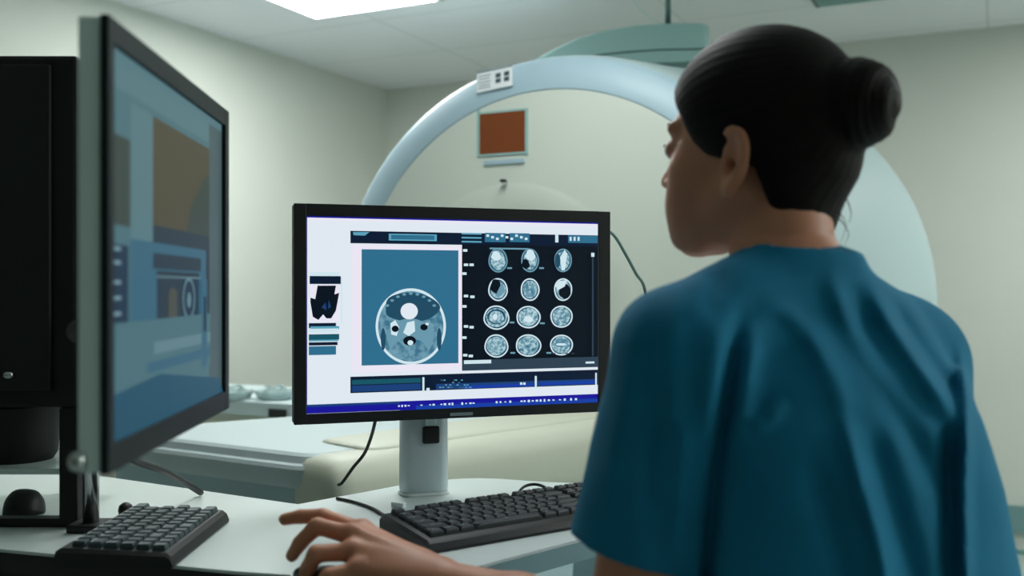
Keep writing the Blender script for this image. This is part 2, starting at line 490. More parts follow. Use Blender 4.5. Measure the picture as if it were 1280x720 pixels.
# cream side roll and its upper pad
def roll_part(s0, s1, t, zc, ry, rz, name, m, p=3.2):
    bm = bmesh.new(); rings = []
    for s, k in [(s0 - .0, .55), (s0 + .006, .80), (s0 + .02, .94), (s0 + .05, 1.0)] + [(s0 + .05 + (s1 - s0 - .05) * i / 12, 1.0) for i in range(1, 13)]:
        ring = []
        for q in range(28):
            th = 2 * PI * q / 28; c, sn = math.cos(th), math.sin(th)
            y = ry * k * math.copysign(abs(c) ** (2 / p), c); z = rz * k * math.copysign(abs(sn) ** (2 / p), sn)
            b0 = C0 + cd * s + cn * (t + y); ring.append(Vector((b0.x, b0.y, C0.z + zc + z)))
        rings.append(ring)
    loft(bm, rings); return obj(name, bm, m, couch, auto=50)
roll_part(.0, 1.02, .01, -.085, .085, .085, 'side_cushion', M['cream'])
roll_part(.13, .98, -.07, -.003, .10, .013, 'mattress_pad', M['cream'], 3)

# ------------------------------------------------------------ low counter by the left wall, with clear trays
cnt = empty('side_counter', W(-1.15, 3.5, -HC)); tag(cnt, 'pale low counter against the left wall beyond the couch', 'counter')
ct_z = HC - .415
q0 = Vector((at(364, 500, 3.55).x, 3.55, 0))
cpoly = [q0, q0 + a_ * .5, q0 + a_ * .5 - b_ * .85, q0 - b_ * .85]
bm = bmesh.new(); prism(bm, cpoly, ct_z - .05, ct_z); obj('worktop', bm, M['couch'], cnt)
bm = bmesh.new()
ip = [q0 + a_ * .02 - b_ * .02, q0 + a_ * .48 - b_ * .02, q0 + a_ * .48 - b_ * .83, q0 + a_ * .02 - b_ * .83]
prism(bm, ip, 0.0, ct_z - .05); obj('body', bm, M['cream'], cnt)
bm = bmesh.new(); d0 = q0 - a_ * .004
prism(bm, [d0 - b_ * .02, d0 + a_ * .03 - b_ * .02, d0 + a_ * .03 - b_ * .10, d0 - b_ * .10], ct_z - .052, ct_z - .020); obj('drawer_slot', bm, M['black'], cnt)
for (px, lab, w) in ((290, 'clear plastic tray with coiled tubing, left of the two on the pale counter', .075), (342, 'clear plastic tray with coiled tubing, right of the two on the pale counter', .075)):
    cx = at(px, 500, 3.70); c = Vector((cx.x, 3.70, ct_z))
    c = Vector((c.x, c.y + (.0 if px == 300 else .02), c.z)); t = empty('plastic_tray', c); tag(t, lab, 'tray', 'clear plastic trays on the side counter')
    bm = bmesh.new(); lathe(bm, c, [(w * .8, 0), (w, .028), (w * 1.06, .028), (w * 1.06, .032), (w * .96, .032), (w * .76, .004)], 24); obj('tray', bm, M['glass'], t, auto=40)
    bm = bmesh.new()
    for k in range(5):
        pts = [c + Vector((w * .75 * math.cos(th + k) * (1 - .1 * k), w * .75 * math.sin(th + k) * (1 - .1 * k), .010 + .009 * k + .004 * math.sin(3 * th + k))) for th in [2 * PI * i / 9 for i in range(9)]]
        tube(bm, pts, .0035, 6)
    obj('tubing', bm, M['glass'], t, smooth=True)

# ------------------------------------------------------------ desks
dz = HC + DESK
def desk(name, poly, edge_m, label, legs, r=.0, panel=None):
    d = empty(name, Vector((sum(p[0] for p in poly) / len(poly), sum(p[1] for p in poly) / len(poly), 0))); tag(d, label, 'desk')
    bm = bmesh.new()
    prism(bm, poly, dz - .004, dz)
    obj('worktop', bm, M['desk'], d)
    bm = bmesh.new(); prism(bm, poly, dz - .03, dz - .0045); obj('edge_band', bm, edge_m, d)
    for (x, y) in legs:
        bm = bmesh.new(); box(bm, (x, y, (dz - .03) / 2), (.045, .045, dz - .03), None, .004); obj('leg', bm, M['silver'], d)
    if panel:
        bm = bmesh.new(); (x0, y0), (x1, y1) = panel
        v = Vector((x1 - x0, y1 - y0, 0)).normalized(); n = Vector((-v.y, v.x, 0)) * .018
        prism(bm, [Vector((x0, y0, 0)), Vector((x1, y1, 0)), Vector((x1, y1, 0)) + n, Vector((x0, y0, 0)) + n], .12, dz - .031); obj('modesty_panel', bm, M['black2'], d)
    return d
rp = [(-.262, 1.18), (-.24, 1.02), (-.13, 1.02), (-.076, 1.18), (-.02, 1.24), (.115, 1.37), (.20, 1.42), (.35, 1.45), (.66, 1.47), (.66, 1.70)]
back = catmull([(.66, 1.70, 0), (.45, 1.715, 0), (.11, 1.735, 0), (-.057, 1.78, 0), (-.168, 1.735, 0), (-.25, 1.655, 0), (-.337, 1.5655, 0)], 5)
rp += [(p.x, p.y) for p in back[1:]]
desk('corner_desk', rp, M['edge'], 'white corner desk with curved back under the lit monitor', [(.60, 1.60), (.30, 1.53), (-.15, 1.62)])
lp = [(-.337, 1.5655), (-.262, 1.18), (-.33, 1.195), (-.667, 1.297), (-1.05, 1.35), (-1.05, 1.98), (-.717, 1.785)]
desk('side_desk', lp, M['black'], 'white desk at the left carrying the black cabinet and angled keyboard', [(-.98, 1.45), (-.98, 1.85), (-.40, 1.50)], panel=((-1.0, 1.40), (-.36, 1.24)))

# ------------------------------------------------------------ main monitor
mL = Vector((-.335, 1.527, 0)); mR = Vector((.1666, 1.699, 0)); mv = (mR - mL).normalized(); mn_ = Vector((mv.y, -mv.x, 0)); MW = (mR - mL).length
zt, zb = HC + .130, HC - .210
MA = math.atan2(mv.y, mv.x)
def on_mon(px, py, s=0.0):
    d = Vector(((px - 640) / F, 1, (360 - py) / F)); p0 = Vector((mL.x, mL.y, HC)) + mn_ * s
    o = Vector((0, 0, HC)); t = (p0 - o).dot(mn_) / d.dot(mn_); return o + d * t
post_c = (mL + mR) / 2 + mv * (-.047) - mn_ * .055
mon = empty('computer_monitor', Vector((post_c.x, post_c.y, dz))); tag(mon, 'lit flat monitor showing brain scan images on a pale post stand', 'monitor')
mc = (mL + mR) / 2; zc = (zt + zb) / 2
bm = bmesh.new()
box(bm, (mc.x - mn_.x * .014, mc.y - mn_.y * .014, zc), (MW, .024, zt - zb), frame(MA), .004, 3)
box(bm, (mc.x - mn_.x * .034, mc.y - mn_.y * .034, zc), (MW * .6, .022, .22), frame(MA), .008, 3)
obj('back_cover', bm, M['bezel'], mon)
# bezel: four bars round the lit area
s0 = on_mon(383, 270); s1 = on_mon(747, 279); sb = on_mon(383, 517.5)
uL = (s0 - mL).dot(mv); uR = (s1 - mL).dot(mv); vT = s0.z; vB = sb.z
bm = bmesh.new()
def mbar(bm, u0, u1, z0, z1, s0, s1, mi=0, bev=0):
    c = mL + mv * (u0 + u1) / 2 + mn_ * (s0 + s1) / 2; return box(bm, (c.x, c.y, (z0 + z1) / 2), (u1 - u0, s1 - s0, z1 - z0), frame(MA), bev, 2, mi)
mbar(bm, 0, uL, zb, zt, -.001, .004, 0, .0015); mbar(bm, uR, MW, zb, zt, -.001, .004, 0, .0015)
mbar(bm, uL - .001, uR + .001, vT, zt, -.001, .0038); mbar(bm, uL - .001, uR + .001, zb, vB, -.001, .0038)
obj('bezel', bm, M['black'], mon)
bm = bmesh.new(); lg = on_mon(576, 517); c = (lg - mL).dot(mv)
mbar(bm, c - .019, c + .019, lg.z - .0028, lg.z + .0022, .0036, .0046); obj('maker_plate', bm, M['grey'], mon)
# picture on the screen, layered in real sheets a few hundredths of a millimetre apart
cols = [('white', srgb(222, 231, 240), 1.0), ('blue', srgb(22, 18, 150), 1.0), ('navy', srgb(6, 24, 48), 1.0), ('teal', srgb(45, 108, 140), 1.0),
        ('black', srgb(3, 14, 26), 1.0), ('ltteal', srgb(90, 160, 185), 1), ('pale', srgb(205, 228, 236), 1), ('grey', srgb(44, 64, 80), 1),
        ('midblue', srgb(24, 62, 118), 1), ('skull', srgb(206, 228, 236), 1), ('tissue', srgb(104, 150, 170), 1), ('dtissue', srgb(30, 74, 98), 1),
        ('taskblue', srgb(20, 60, 160), 1), ('dteal', srgb(22, 84, 100), 1), ('offwhite', srgb(232, 228, 242), 1)]
sm = [scr('screen_' + n, c, s) for n, c, s in cols]; ci = {n: i for i, (n, c, s) in enumerate(cols)}
sm += [scr_noise('screen_brain', srgb(78, 128, 148), srgb(176, 208, 216), 230), scr_noise('screen_brain_dark', srgb(18, 50, 70), srgb(120, 165, 180), 150), scr_noise('screen_head', srgb(60, 112, 138), srgb(112, 158, 176), 90)]
ci.update(brain=15, brain_dark=16, head=17)
class Screen:
    def __init__(s, proj, base=.0006, step=.00004): s.bm = bmesh.new(); s.p = proj; s.z = base; s.step = step
    def poly(s, pts, m):
        s.z += s.step; f = s.bm.faces.new([s.bm.verts.new(s.p(x, y, s.z)) for x, y in pts]); f.material_index = ci[m]
    def quad(s, x0, y0, x1, y1, m, sl=0.0, sr=None): s.poly([(x0, y0), (x1, y0), (x1, y1), (x0, y1)], m)
    def ell(s, cx, cy, rx, ry, m, n=36, wob=0, ph=0):
        s.poly([(cx + rx * (1 + wob * math.sin(3 * t + ph) + wob * .6 * math.sin(5 * t + 2 * ph)) * math.cos(t), cy + ry * (1 + wob * math.sin(2 * t + ph)) * math.sin(t)) for t in [2 * PI * i / n for i in range(n)]], m)
    def done(s, name, parent): return obj_flat(name, s.bm, sm, parent)
def obj_flat(name, bm, mats, parent):
    me = bpy.data.meshes.new(name); bm.to_mesh(me); bm.free(); return link_mesh(name, me, mats, parent)
S = Screen(on_mon)
# the photograph's horizontals on this screen converge: helper that keeps rows level on the real panel
def lv(x, y, xr=383):
    """y of the point at column x on the panel's horizontal line that passes (xr, y)"""
    p = on_mon(xr, y); q = on_mon(x, 360); z = p.z - HC; return 360 - z / q.y * F
def R(x0, y0, x1, y1, m, xr=None):
    xr = xr if xr is not None else x0
    S.poly([(x0, lv(x0, y0, xr)), (x1, lv(x1, y0, xr)), (x1, lv(x1, y1, xr)), (x0, lv(x0, y1, xr))], m)
R(383, 270, 747.5, 517.5, 'white')
R(383, 270, 747.5, 271.8, 'blue'); R(383, 272, 747.5, 275, 'offwhite')
R(383, 270, 384, 516.8, 'blue')
R(383, 506, 747.5, 517.3, 'blue'); R(500, 505.3, 747.5, 511.2, 'taskblue', 560)
R(383, 506, 500, 510, 'midblue'); R(383, 509, 520, 517.3, 'blue', 383)
# taskbar marks
for x in [499, 503, 507, 511, 527, 538, 542, 552, 556, 562, 566, 578, 583, 588, 592, 621, 626, 632, 638, 652, 656, 661, 666, 671, 676, 681, 686, 692, 700, 706, 714, 720]:
    y = lv(x, 507, 500); h = random.uniform(1.2, 3.4); S.quad(x - 1.4, y - h / 2 + .5, x + random.uniform(.6, 1.8), y + h / 2 + .5, 'pale')
# thumbnails at the left
R(387, 340, 424, 345, 'pale', 387); R(387, 345, 426, 355, 'navy', 387); R(388, 356, 424, 402, 'offwhite', 388)
S.poly([(397, 357), (420, 357), (418, 368), (424, 366), (420, 388), (414, 398), (408, 398), (404, 393), (398, 400), (391, 396), (388, 378), (388, 372), (394, 374)], 'black')
S.poly([(402, 384), (407, 378), (408, 388)], 'midblue'); S.poly([(411, 374), (414, 384), (410, 386)], 'midblue')
R(386, 404, 420, 410, 'navy', 386); R(388, 408, 424, 412, 'ltteal', 388); R(386, 411, 423, 416, 'pale', 386)
R(386, 418, 424, 425, 'dteal', 386); R(386, 425, 423, 427, 'ltteal', 386); R(386, 428, 422, 432, 'navy', 386); R(386, 433, 420, 444, 'teal', 386)
R(426, 347, 428, 404, 'pale', 426)
# header bar
R(438, 288.5, 747.5, 304, 'navy', 438); S.poly([(441, 290), (462, 290), (456, 294.5), (442, 294)], 'ltteal')
R(486, 292, 546, 300.5, 'ltteal', 486); R(489, 293.5, 543, 299, 'teal', 489)
for y in (291, 296, 301): R(577, y, 602, y + 2, 'ltteal', 577)
R(606, 291, 632, 302.5, 'teal', 606); R(637, 291.3, 662, 302.5, 'teal', 637)
for i in range(9): x = 608 + i * 6; R(x, 293 + (i % 3) * 2, x + 3.4, 296 + (i % 3) * 2, 'pale', x)
R(694, 292, 698, 303, 'pale', 694); R(710, 294, 747, 303.5, 'teal', 710)
for x in (712, 717, 722): R(x, 296, x + 2.5, 301, 'pale', x)
# left viewer
R(440, 305.5, 578, 466, 'offwhite', 440); R(452, 311.5, 573, 457, 'teal', 452)
S.ell(513.5, 408, 44, 47.6, 'skull', 56); S.ell(513.5, 408, 40.8, 44.2, 'head', 56)
S.ell(514, 384, 34, 19, 'dtissue', 40, .05, 1); S.ell(479, 424, 3, 14, 'dtissue'); S.ell(549, 424, 3, 14, 'dtissue')
S.ell(512, 424, 29, 27, 'tissue', 40, .05, 2); S.ell(512, 436, 22, 13, 'head', 40, .05)
S.poly([(488, 404), (494, 400), (499, 409), (496, 420), (489, 418)], 'skull'); S.poly([(531, 402), (538, 400), (540, 410), (534, 419), (528, 412)], 'tissue')
S.poly([(509, 403), (518, 401), (519, 414), (511, 420), (504, 416)], 'skull')
S.ell(494, 411, 4.4, 4.0, 'black'); S.ell(530, 409, 4.6, 4.0, 'black'); S.ell(534, 405, 2.2, 1.6, 'skull')
S.ell(512, 426, 8, 6, 'black'); S.ell(513, 428.5, 3.6, 3.2, 'skull')
S.ell(511.5, 389, 10.8, 10.2, 'white', 32)
for i in range(10):
    t = PI * (1.15 + i * .07); S.ell(513.5 + 38 * math.cos(t), 408 + 41 * math.sin(t), 2.4, 1.6, 'tissue', 10)
for i in range(7): S.ell(499 + i * 4.6, 444 + 3 * math.sin(i * 1.7), 1.8, 1.1, 'tissue', 8)
# right viewer
R(577.5, 306, 747.5, 463, 'black', 578)
for i, (x, y) in enumerate([(582, 313), (583, 331), (590, 331), (581, 342), (583, 370), (591, 371), (581, 383), (583, 408), (590, 409), (581, 422), (582, 444), (589, 445)]):
    S.quad(x - 3.2, y - 1.6, x + 2.2, y + 1.6, 'pale' if i % 3 else 'skull')
R(612, 309.5, 661, 311.5, 'tissue', 612)
cx_ = [622.5, 662.5, 703.8]; cy_ = [325.5, 362.0, 397.0, 432.5]
sh = [[(12, 15.2), (11.3, 15), (11, 15)], [(12.3, 14.4), (11.8, 14.4), (11.4, 14.4)], [(16.2, 15.2), (15.2, 14.2), (14, 14)], [(15, 14.6), (16, 14.2), (14.4, 13.2)]]
for r_ in range(4):
    for c_ in range(3):
        rx, ry = sh[r_][c_]; X, Y = cx_[c_] - (2 if r_ > 1 else 0), cy_[r_] - [0, .6, 1.2][c_] * (1 if r_ > 1 else 0)
        S.ell(X, Y, rx, ry, 'skull' if r_ > 0 else 'tissue', 28, .015, c_)
        S.ell(X, Y, rx - 1.7, ry - 1.7, 'dtissue', 28, .02, c_)
        S.ell(X, Y, rx - 3.0, ry - 2.8, 'brain', 28, .05, r_ + c_)
# individual looks
S.ell(620, 320, 6, 6, 'skull', 16, .1); S.ell(663, 319, 6, 7, 'skull', 16, .1); S.ell(657, 330, 5, 6, 'black', 16, .1)
S.poly([(706, 312), (709, 318), (706, 338), (702, 338), (700, 322)], 'pale'); S.ell(697, 326, 3.5, 9, 'dtissue', 16)
S.ell(620, 358, 7, 9, 'black', 20, .1); S.poly([(628, 352), (631, 362), (626, 370), (619, 371), (622, 364)], 'tissue')
S.ell(659, 362, 2, 9, 'head', 12); S.ell(666, 362, 2, 9, 'head', 12)
S.ell(706, 364, 7.4, 9.5, 'black', 20, .05); S.poly([(694, 357), (699, 351), (709, 350), (706, 358), (697, 363)], 'pale')
S.ell(620.5, 396, 11.5, 9.5, 'dtissue', 24); S.ell(620.5, 396.5, 9.4, 7.8, 'brain', 24, .06); S.ell(619, 396, 3, 4, 'skull', 12)
S.ell(660.5, 399, 6, 4, 'skull', 14, .1)
for x, y in [(615, 428), (624, 428), (619, 436), (627, 437), (612, 436)]: S.ell(x, y, 2.2, 1.8, 'tissue', 10)
for x, y in [(653, 428), (666, 427), (659, 433), (652, 437), (667, 437)]: S.ell(x, y, 2.6, 1.9, 'head', 10)
S.ell(701.5, 430.5, 9, 3.4, 'head', 18); S.ell(701.5, 430.5, 6.5, 1.6, 'skull', 18); S.ell(701.5, 425, 6, 1.6, 'head', 14)
for x, y in [(637, 335), (677, 335), (640, 403), (641, 441), (678, 404), (686, 441)]: S.quad(x - 3, y - 1, x + 3, y + 1.2, 'tissue')
for x in (690, 698, 706, 714): S.quad(x, 441, x + 4, 442.5, 'grey')
R(740, 318, 742, 445, 'grey', 740); R(739, 316, 743, 321, 'pale', 739)
R(578, 450, 747.5, 463.5, 'grey', 578); R(580, 450.5, 614, 455, 'skull', 580); R(732, 452, 743, 454.5, 'pale', 732)
# lower status bars
R(438, 471, 747.5, 491.5, 'navy', 438); R(440, 475, 526, 481, 'dteal', 440); R(440, 482, 526, 490, 'midblue', 440)
R(528, 471.5, 530.5, 490.5, 'pale', 528); R(533, 485, 537, 489, 'pale', 533); R(545, 480, 747, 487, 'midblue', 545); R(580, 482, 668, 486, 'taskblue', 580)
for i in range(22): x = 549 + i * 1.8; y = 474.5 + random.choice((0, 3, 6, 9)); S.quad(x, y, x + 2.6, y + 1.4, random.choice(('ltteal', 'teal', 'tissue')))
R(668.5, 470, 671, 486, 'pale', 668); R(675, 478, 744, 482, 'taskblue', 675); R(744, 466, 746, 483, 'pale', 744)
for x in (650, 654): S.quad(x, 478, x + 3, 481, 'pale')
S.done('screen', mon)
# post and base
bm = bmesh.new()
ring = lambda w, d, z, n=24: [Vector((post_c.x, post_c.y, z)) + mv * (w / 2 * math.copysign(abs(math.cos(t)) ** .45, math.cos(t))) + mn_ * (d / 2 * math.copysign(abs(math.sin(t)) ** .8, math.sin(t))) for t in [2 * PI * k / n for k in range(n)]]
loft(bm, [ring(.078, .050, dz + .006), ring(.080, .052, dz + .012), ring(.078, .048, dz + .20), ring(.076, .046, dz + .24)])
obj('post', bm, M['post'], mon, auto=40)
bm = bmesh.new()
pb = post_c + mn_ * .025 + mv * .006
box(bm, (pb.x, pb.y, dz + .10), (.028, .012, .028), frame(MA), .003); obj('cable_hole', bm, M['black2'], mon)
bm = bmesh.new(); pp = post_c + mn_ * .024 + mv * .006
box(bm, (pp.x, pp.y, dz + .128), (.018, .008, .028), frame(MA), .002); obj('post_slot', bm, M['silver'], mon)
bm = bmesh.new(); bcen = post_c + mn_ * .0 + mv * .01
loft(bm, [ring(.084, .056, dz + .0003), ring(.084, .056, dz + .003), ring(.080, .052, dz + .0055)]); obj('base', bm, M['desk'], mon)
bm = bmesh.new(); box(bm, (post_c.x - mn_.x * .0, post_c.y - mn_.y * .0, zc), (.07, .03, .10), frame(MA), .005); obj('mount', bm, M['post'], mon)
# cables of the monitor
bm = bmesh.new()
pA = on_mon(470, 520, -.05)
tube(bm, [pA + Vector((0, 0, .06)), pA, at(458, 562, 1.66), at(441, 585, 1.67), at(428, 603, 1.69), W(at(423, 612, 1.70).x, 1.70, DESK + .004)], .0028, 8)
tag(obj('cable', bm, M['black'], None, smooth=True), 'black cable dropping from under the lit monitor to the desk', 'cable')
bm = bmesh.new()
dp = lambda px, py, r=.0025: (lambda d: W((px - 640) / F * d, d, DESK + r + .0002))(F * -(DESK + r) / (py - 360))
tube(bm, [dp(421, 623), dp(440, 627), dp(462, 634), dp(478, 643), dp(488, 652)], .0025, 8)
tag(obj('cable', bm, M['black'], None, smooth=True), 'black keyboard cable lying on the white desk behind the hand', 'cable')
bm = bmesh.new()
tube(bm, [at(752, 283, 1.76), at(768, 295, 1.78), at(782, 318, 1.80), at(795, 342, 1.82), at(806, 362, 1.84), at(812, 420, 1.84), at(800, 520, 1.80), W(at(780, 600, 1.70).x, 1.66, DESK + .004)], .0028, 8)
tag(obj('cable', bm, M['rod'], None, smooth=True), 'thin dark cable curving down from the right edge of the lit monitor', 'cable')

# ------------------------------------------------------------ keyboards
def keyboard(name, label, O, e, n, L, Dp, keys, keymat, legend=True, thick=.016, tilt=.012):
    """O front-left corner on the desk; e along the long side; n toward the back"""
    e = Vector((*e, 0)).normalized(); n = Vector((*n, 0)).normalized(); O = Vector((O[0], O[1], dz + .0003))
    k = empty(name, O); tag(k, label, 'keyboard')
    bm = bmesh.new(); B = bm.verts.new
    def P(u, v, z): return O + e * u + n * v + Vector((0, 0, z))
    prof = [(0, 0), (-.001, .004), (.002, thick * .75), (.008, thick), (Dp - .006, thick + tilt), (Dp, thick + tilt - .004), (Dp, 0)]
    rings = [[P(u, v + sv, z * sz) for v, z in prof] for u, sv, sz in ((0, 0, .8), (.004, 0, 1), (L - .004, 0, 1), (L, 0, .8))]
    loft(bm, rings); obj('case', bm, M['black'], k, auto=30)
    first = {}
    top = lambda v: thick + tilt * (v - .008) / (Dp - .014)
    for (u, v, w, h) in keys:
        key_ = (round(w, 4), round(h, 4))
        c = P(u, v, top(v))
        if key_ not in first:
            bm = bmesh.new(); rr = []
            for kz, kk in ((-.001, 1.0), (.0045, .93), (.007, .80), (.0066, .7)):
                rr.append([c + e * (sx * w / 2 * kk if kk > .75 else sx * (w / 2 - .0028)) + n * (sy * h / 2 * kk) + Vector((0, 0, kz)) for sx, sy in ((-1, -1), (1, -1), (1, 1), (-1, 1))])
            mis = [0, 0, 0]
            loft(bm, rr, mis=mis)
            if legend:
                q = [c + e * a + n * b + Vector((0, 0, .0072)) for a, b in ((-.003, 0), (.0, 0), (.0, .003), (-.003, .003))]
                f = bm.faces.new([bm.verts.new(p) for p in q]); f.material_index = 1
            o = obj('key', bm, [keymat, M['legend']], k)
            # origin to the key's own centre
            o.data.transform(Matrix.Translation(-(c - O))); o.location = c - O
            first[key_] = o
        else:
            o = first[key_].copy(); C.objects.link(o); o.parent = k; o.location = c - O
    return k
kp = .0185; K1 = []
def row(v, us, w=None, h=.016):
    for u, ww in us: K1.append((u + ww / 2, v, ww - .0022, h))
def run(u0, ws): 
    out = []; u = u0
    for w in ws: out.append((u, w * kp)); u += w * kp
    return out
u0 = .012
row(.118, run(u0, [1]) + run(u0 + 2 * kp, [1] * 4) + run(u0 + 6.5 * kp, [1] * 4) + run(u0 + 11 * kp, [1] * 4), h=.013)
row(.097, run(u0, [1] * 13 + [2])); row(.0785, run(u0, [1.5] + [1] * 12 + [1.5])); row(.060, run(u0, [1.75] + [1] * 11 + [2.25]))
row(.0415, run(u0, [2.25] + [1] * 10 + [2.75])); row(.023, run(u0, [1.25] * 3 + [6.25] + [1.25] * 4))
ux = u0 + 15.3 * kp
row(.118, run(ux, [1] * 3), h=.013); row(.097, run(ux, [1] * 3)); row(.0785, run(ux, [1] * 3)); row(.0415, run(ux + kp, [1])); row(.023, run(ux, [1] * 3))
uy = ux + 3.3 * kp
for v in (.097, .0785, .060, .023): row(v, run(uy, [1] * 3 if v != .023 else [2, 1]))
ke = (.819, .574); kn = (-.574, .819)
keyboard('keyboard', 'black full-size keyboard with lettered keys in front of the lit monitor', (-.107, 1.268), ke, kn, .425, .133, K1[:99], M['key'])
# left keyboard, long side running away from the viewer
K2 = []
n_rows = 6
for r_ in range(n_rows):
    v = .020 + r_ * .0195
    u = .010
    while u < .228:
        w = .0185 if (r_ + int(u * 100)) % 5 else .027
        if u + w > .232: break
        K2.append((u + w / 2, v, w - .0022, .0165)); u += w
th = math.radians(90)
keyboard('keyboard', 'black keyboard lying end-on beside the near side monitor, seen along its length', (-.412, 1.205), (-.0, 1.0), (-1.0, .0), .242, .142, K2[:90], M['key2'], legend=False, thick=.018, tilt=.006)
# round black knob and the loop of cable on the main keyboard
bm = bmesh.new(); c = at(157, 633, 1.46); lathe(bm, (c.x, c.y, dz + .0003), [(.007, 0), (.009, .006), (.0105, .014), (.009, .021), (.004, .025)], 16)
tag(obj('thumb_knob', bm, M['black'], None, smooth=True), 'small round black knob behind the far corner of the left keyboard', 'knob')
bm = bmesh.new(); lc = W(at(668, 622, 1.565).x, 1.575, DESK)
pts = [lc + Vector((.024 * math.cos(t), .03 * math.sin(t), .0035 + .010 * (1 + math.sin(t)))) for t in [-PI * .55 + 2 * PI * i / 10 for i in range(11)]]
tube(bm, [lc + Vector((-.055, .01, .003))] + pts + [lc + Vector((.06, .005, .003))], .0024, 8)
tag(obj('cable', bm, M['black'], None, smooth=True), 'black looped cable standing up behind the right half of the main keyboard', 'cable')

# ------------------------------------------------------------ mouse and pad
bm = bmesh.new(); prism(bm, [(-.262, 1.035), (-.140, 1.030), (-.140, 1.118), (-.246, 1.128)], dz + .0003, dz + .0025)
tag(obj('mouse_pad', bm, M['pad']), 'small dark teal mouse pad under the black mouse', 'mouse pad')
mo = Vector((-.205, 1.088, dz + .0028)); hd = Vector((-.93, .36, 0)).normalized(); hp = Vector((-.36, -.93, 0)).normalized()
mouse = empty('computer_mouse', mo); tag(mouse, 'black computer mouse under the hand', 'mouse')
bm = bmesh.new(); rings = []
for i in range(13):
    s = -1 + 2 * i / 12; l = .052 * s; w = .033 * (1 - abs(s) ** 3.2) ** .5 + .001; hh = .9 * (.036 - .010 * (s + .15) ** 2 - .014 * max(0, s) ** 2) * (1 - abs(s) ** 6) ** .5 + .001
    rings.append([mo + hd * l + hp * (w * math.cos(t)) + Vector((0, 0, max(0, hh * math.sin(t) ** (1 if math.sin(t) > 0 else 1)) if math.sin(t) > 0 else 0)) for t in [2 * PI * k / 20 for k in range(20)]])
loft(bm, rings); obj('body', bm, M['black'], mouse, smooth=True)
bm = bmesh.new(); wc = mo + hd * .028 + Vector((0, 0, .020))
tube(bm, [wc - hp * .004, wc + hp * .004], .010, 16, False); obj('scroll_wheel', bm, M['key2'], mouse, smooth=True)
bm = bmesh.new(); plug = dp(498, 632, .004)
box(bm, (plug.x, plug.y, dz + .005), (.024, .009, .009), frame(math.radians(-30)), .002); tag(obj('cable_plug', bm, M['white']), 'small white cable connector lying on the desk beside the keyboard corner', 'connector')

# ------------------------------------------------------------ left monitor on a pole
nL = Vector((-.318, .7775, 0)); nR = Vector((-.347, 1.21, 0)); lvv = (nR - nL).normalized(); ln = Vector((lvv.y, -lvv.x, 0)); LW = (nR - nL).length
lt, lb = HC + .214, HC - .146; LAng = math.atan2(lvv.y, lvv.x)
sideM = empty('computer_monitor', W(-.592, 1.40, DESK)); tag(sideM, 'large monitor at the left turned edge-on with silver side and dim blue screen', 'monitor')
bm = bmesh.new()
def lbar(bm, u0, u1, z0, z1, s0, s1, mi=0, bev=0):
    c = nL + lvv * (u0 + u1) / 2 + ln * (s0 + s1) / 2; return box(bm, (c.x, c.y, (z0 + z1) / 2), (u1 - u0, s1 - s0, z1 - z0), frame(LAng), bev, 2, mi)
lbar(bm, .002, LW - .002, lb + .001, lt - .001, -.0215, -.0035, 0, .002); obj('shell', bm, M['silver'], sideM)
bm = bmesh.new(); lbar(bm, .06, LW - .06, lb + .06, lt - .06, -.045, -.0215, 0, .008); obj('back_cover', bm, M['black'], sideM)
def on_left(px, py, s=0.0):
    d = Vector(((px - 640) / F, 1, (360 - py) / F)); p0 = Vector((nL.x, nL.y, HC)) + ln * s
    o = Vector((0, 0, HC)); t = (p0 - o).dot(ln) / d.dot(ln); return o + d * t
bm = bmesh.new(); bt = .018
lbar(bm, 0, .013, lb, lt, -.0035, .003); lbar(bm, LW - .018, LW, lb, lt, -.0035, .003)
lbar(bm, .012, LW - .017, lt - .019, lt, -.0035, .0028); lbar(bm, .012, LW - .017, lb, lb + .022, -.0035, .0028)
obj('bezel', bm, M['bezel'], sideM)
# its picture, the wall's reflection painted in as glowing brown; panel units (u 0..1 near to far, v 0..1 up)
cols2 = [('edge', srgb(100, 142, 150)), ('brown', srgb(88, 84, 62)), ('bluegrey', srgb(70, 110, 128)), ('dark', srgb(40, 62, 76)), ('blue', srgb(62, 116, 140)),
         ('navy', srgb(24, 56, 82)), ('pale', srgb(112, 152, 162)), ('deep', srgb(30, 92, 118)), ('grey', srgb(84, 108, 112)), ('tan', srgb(84, 88, 78)), ('mid', srgb(86, 130, 140)), ('shade', srgb(62, 78, 70)), ('glint', srgb(150, 190, 205))]
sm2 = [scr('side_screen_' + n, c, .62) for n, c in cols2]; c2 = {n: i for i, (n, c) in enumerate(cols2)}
bm = bmesh.new(); zl = [0.0]
ua, ub, va, vb = .012, LW - .017, lb + .021, lt - .018
def lq(pts, m):
    zl[0] += .00006; vs = []
    for u, v in pts:
        p = nL + lvv * (ua + (ub - ua) * u) + ln * (-.002 + zl[0]); vs.append(bm.verts.new((p.x, p.y, va + (vb - va) * v)))
    bm.faces.new(vs).material_index = c2[m]
def lr(u0, v0, u1, v1, m): lq([(u0, v0), (u1, v0), (u1, v1), (u0, v1)], m)
def le(u, v, ru, rv, m, n=28): lq([(u + ru * math.cos(2 * PI * i / n), v + rv * math.sin(2 * PI * i / n)) for i in range(n)], m)
lr(0, 0, 1, 1, 'mid')
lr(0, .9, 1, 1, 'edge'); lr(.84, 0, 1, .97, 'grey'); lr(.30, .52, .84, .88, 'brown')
lq([(.57, .52), (.64, .66), (.80, .78), (.84, .78), (.84, .52)], 'shade')
lr(0, .55, .14, .78, 'shade'); lr(.14, .30, .30, .88, 'edge')
lr(.30, .52, .84, .57, 'dark'); lr(.14, .14, .84, .52, 'blue')
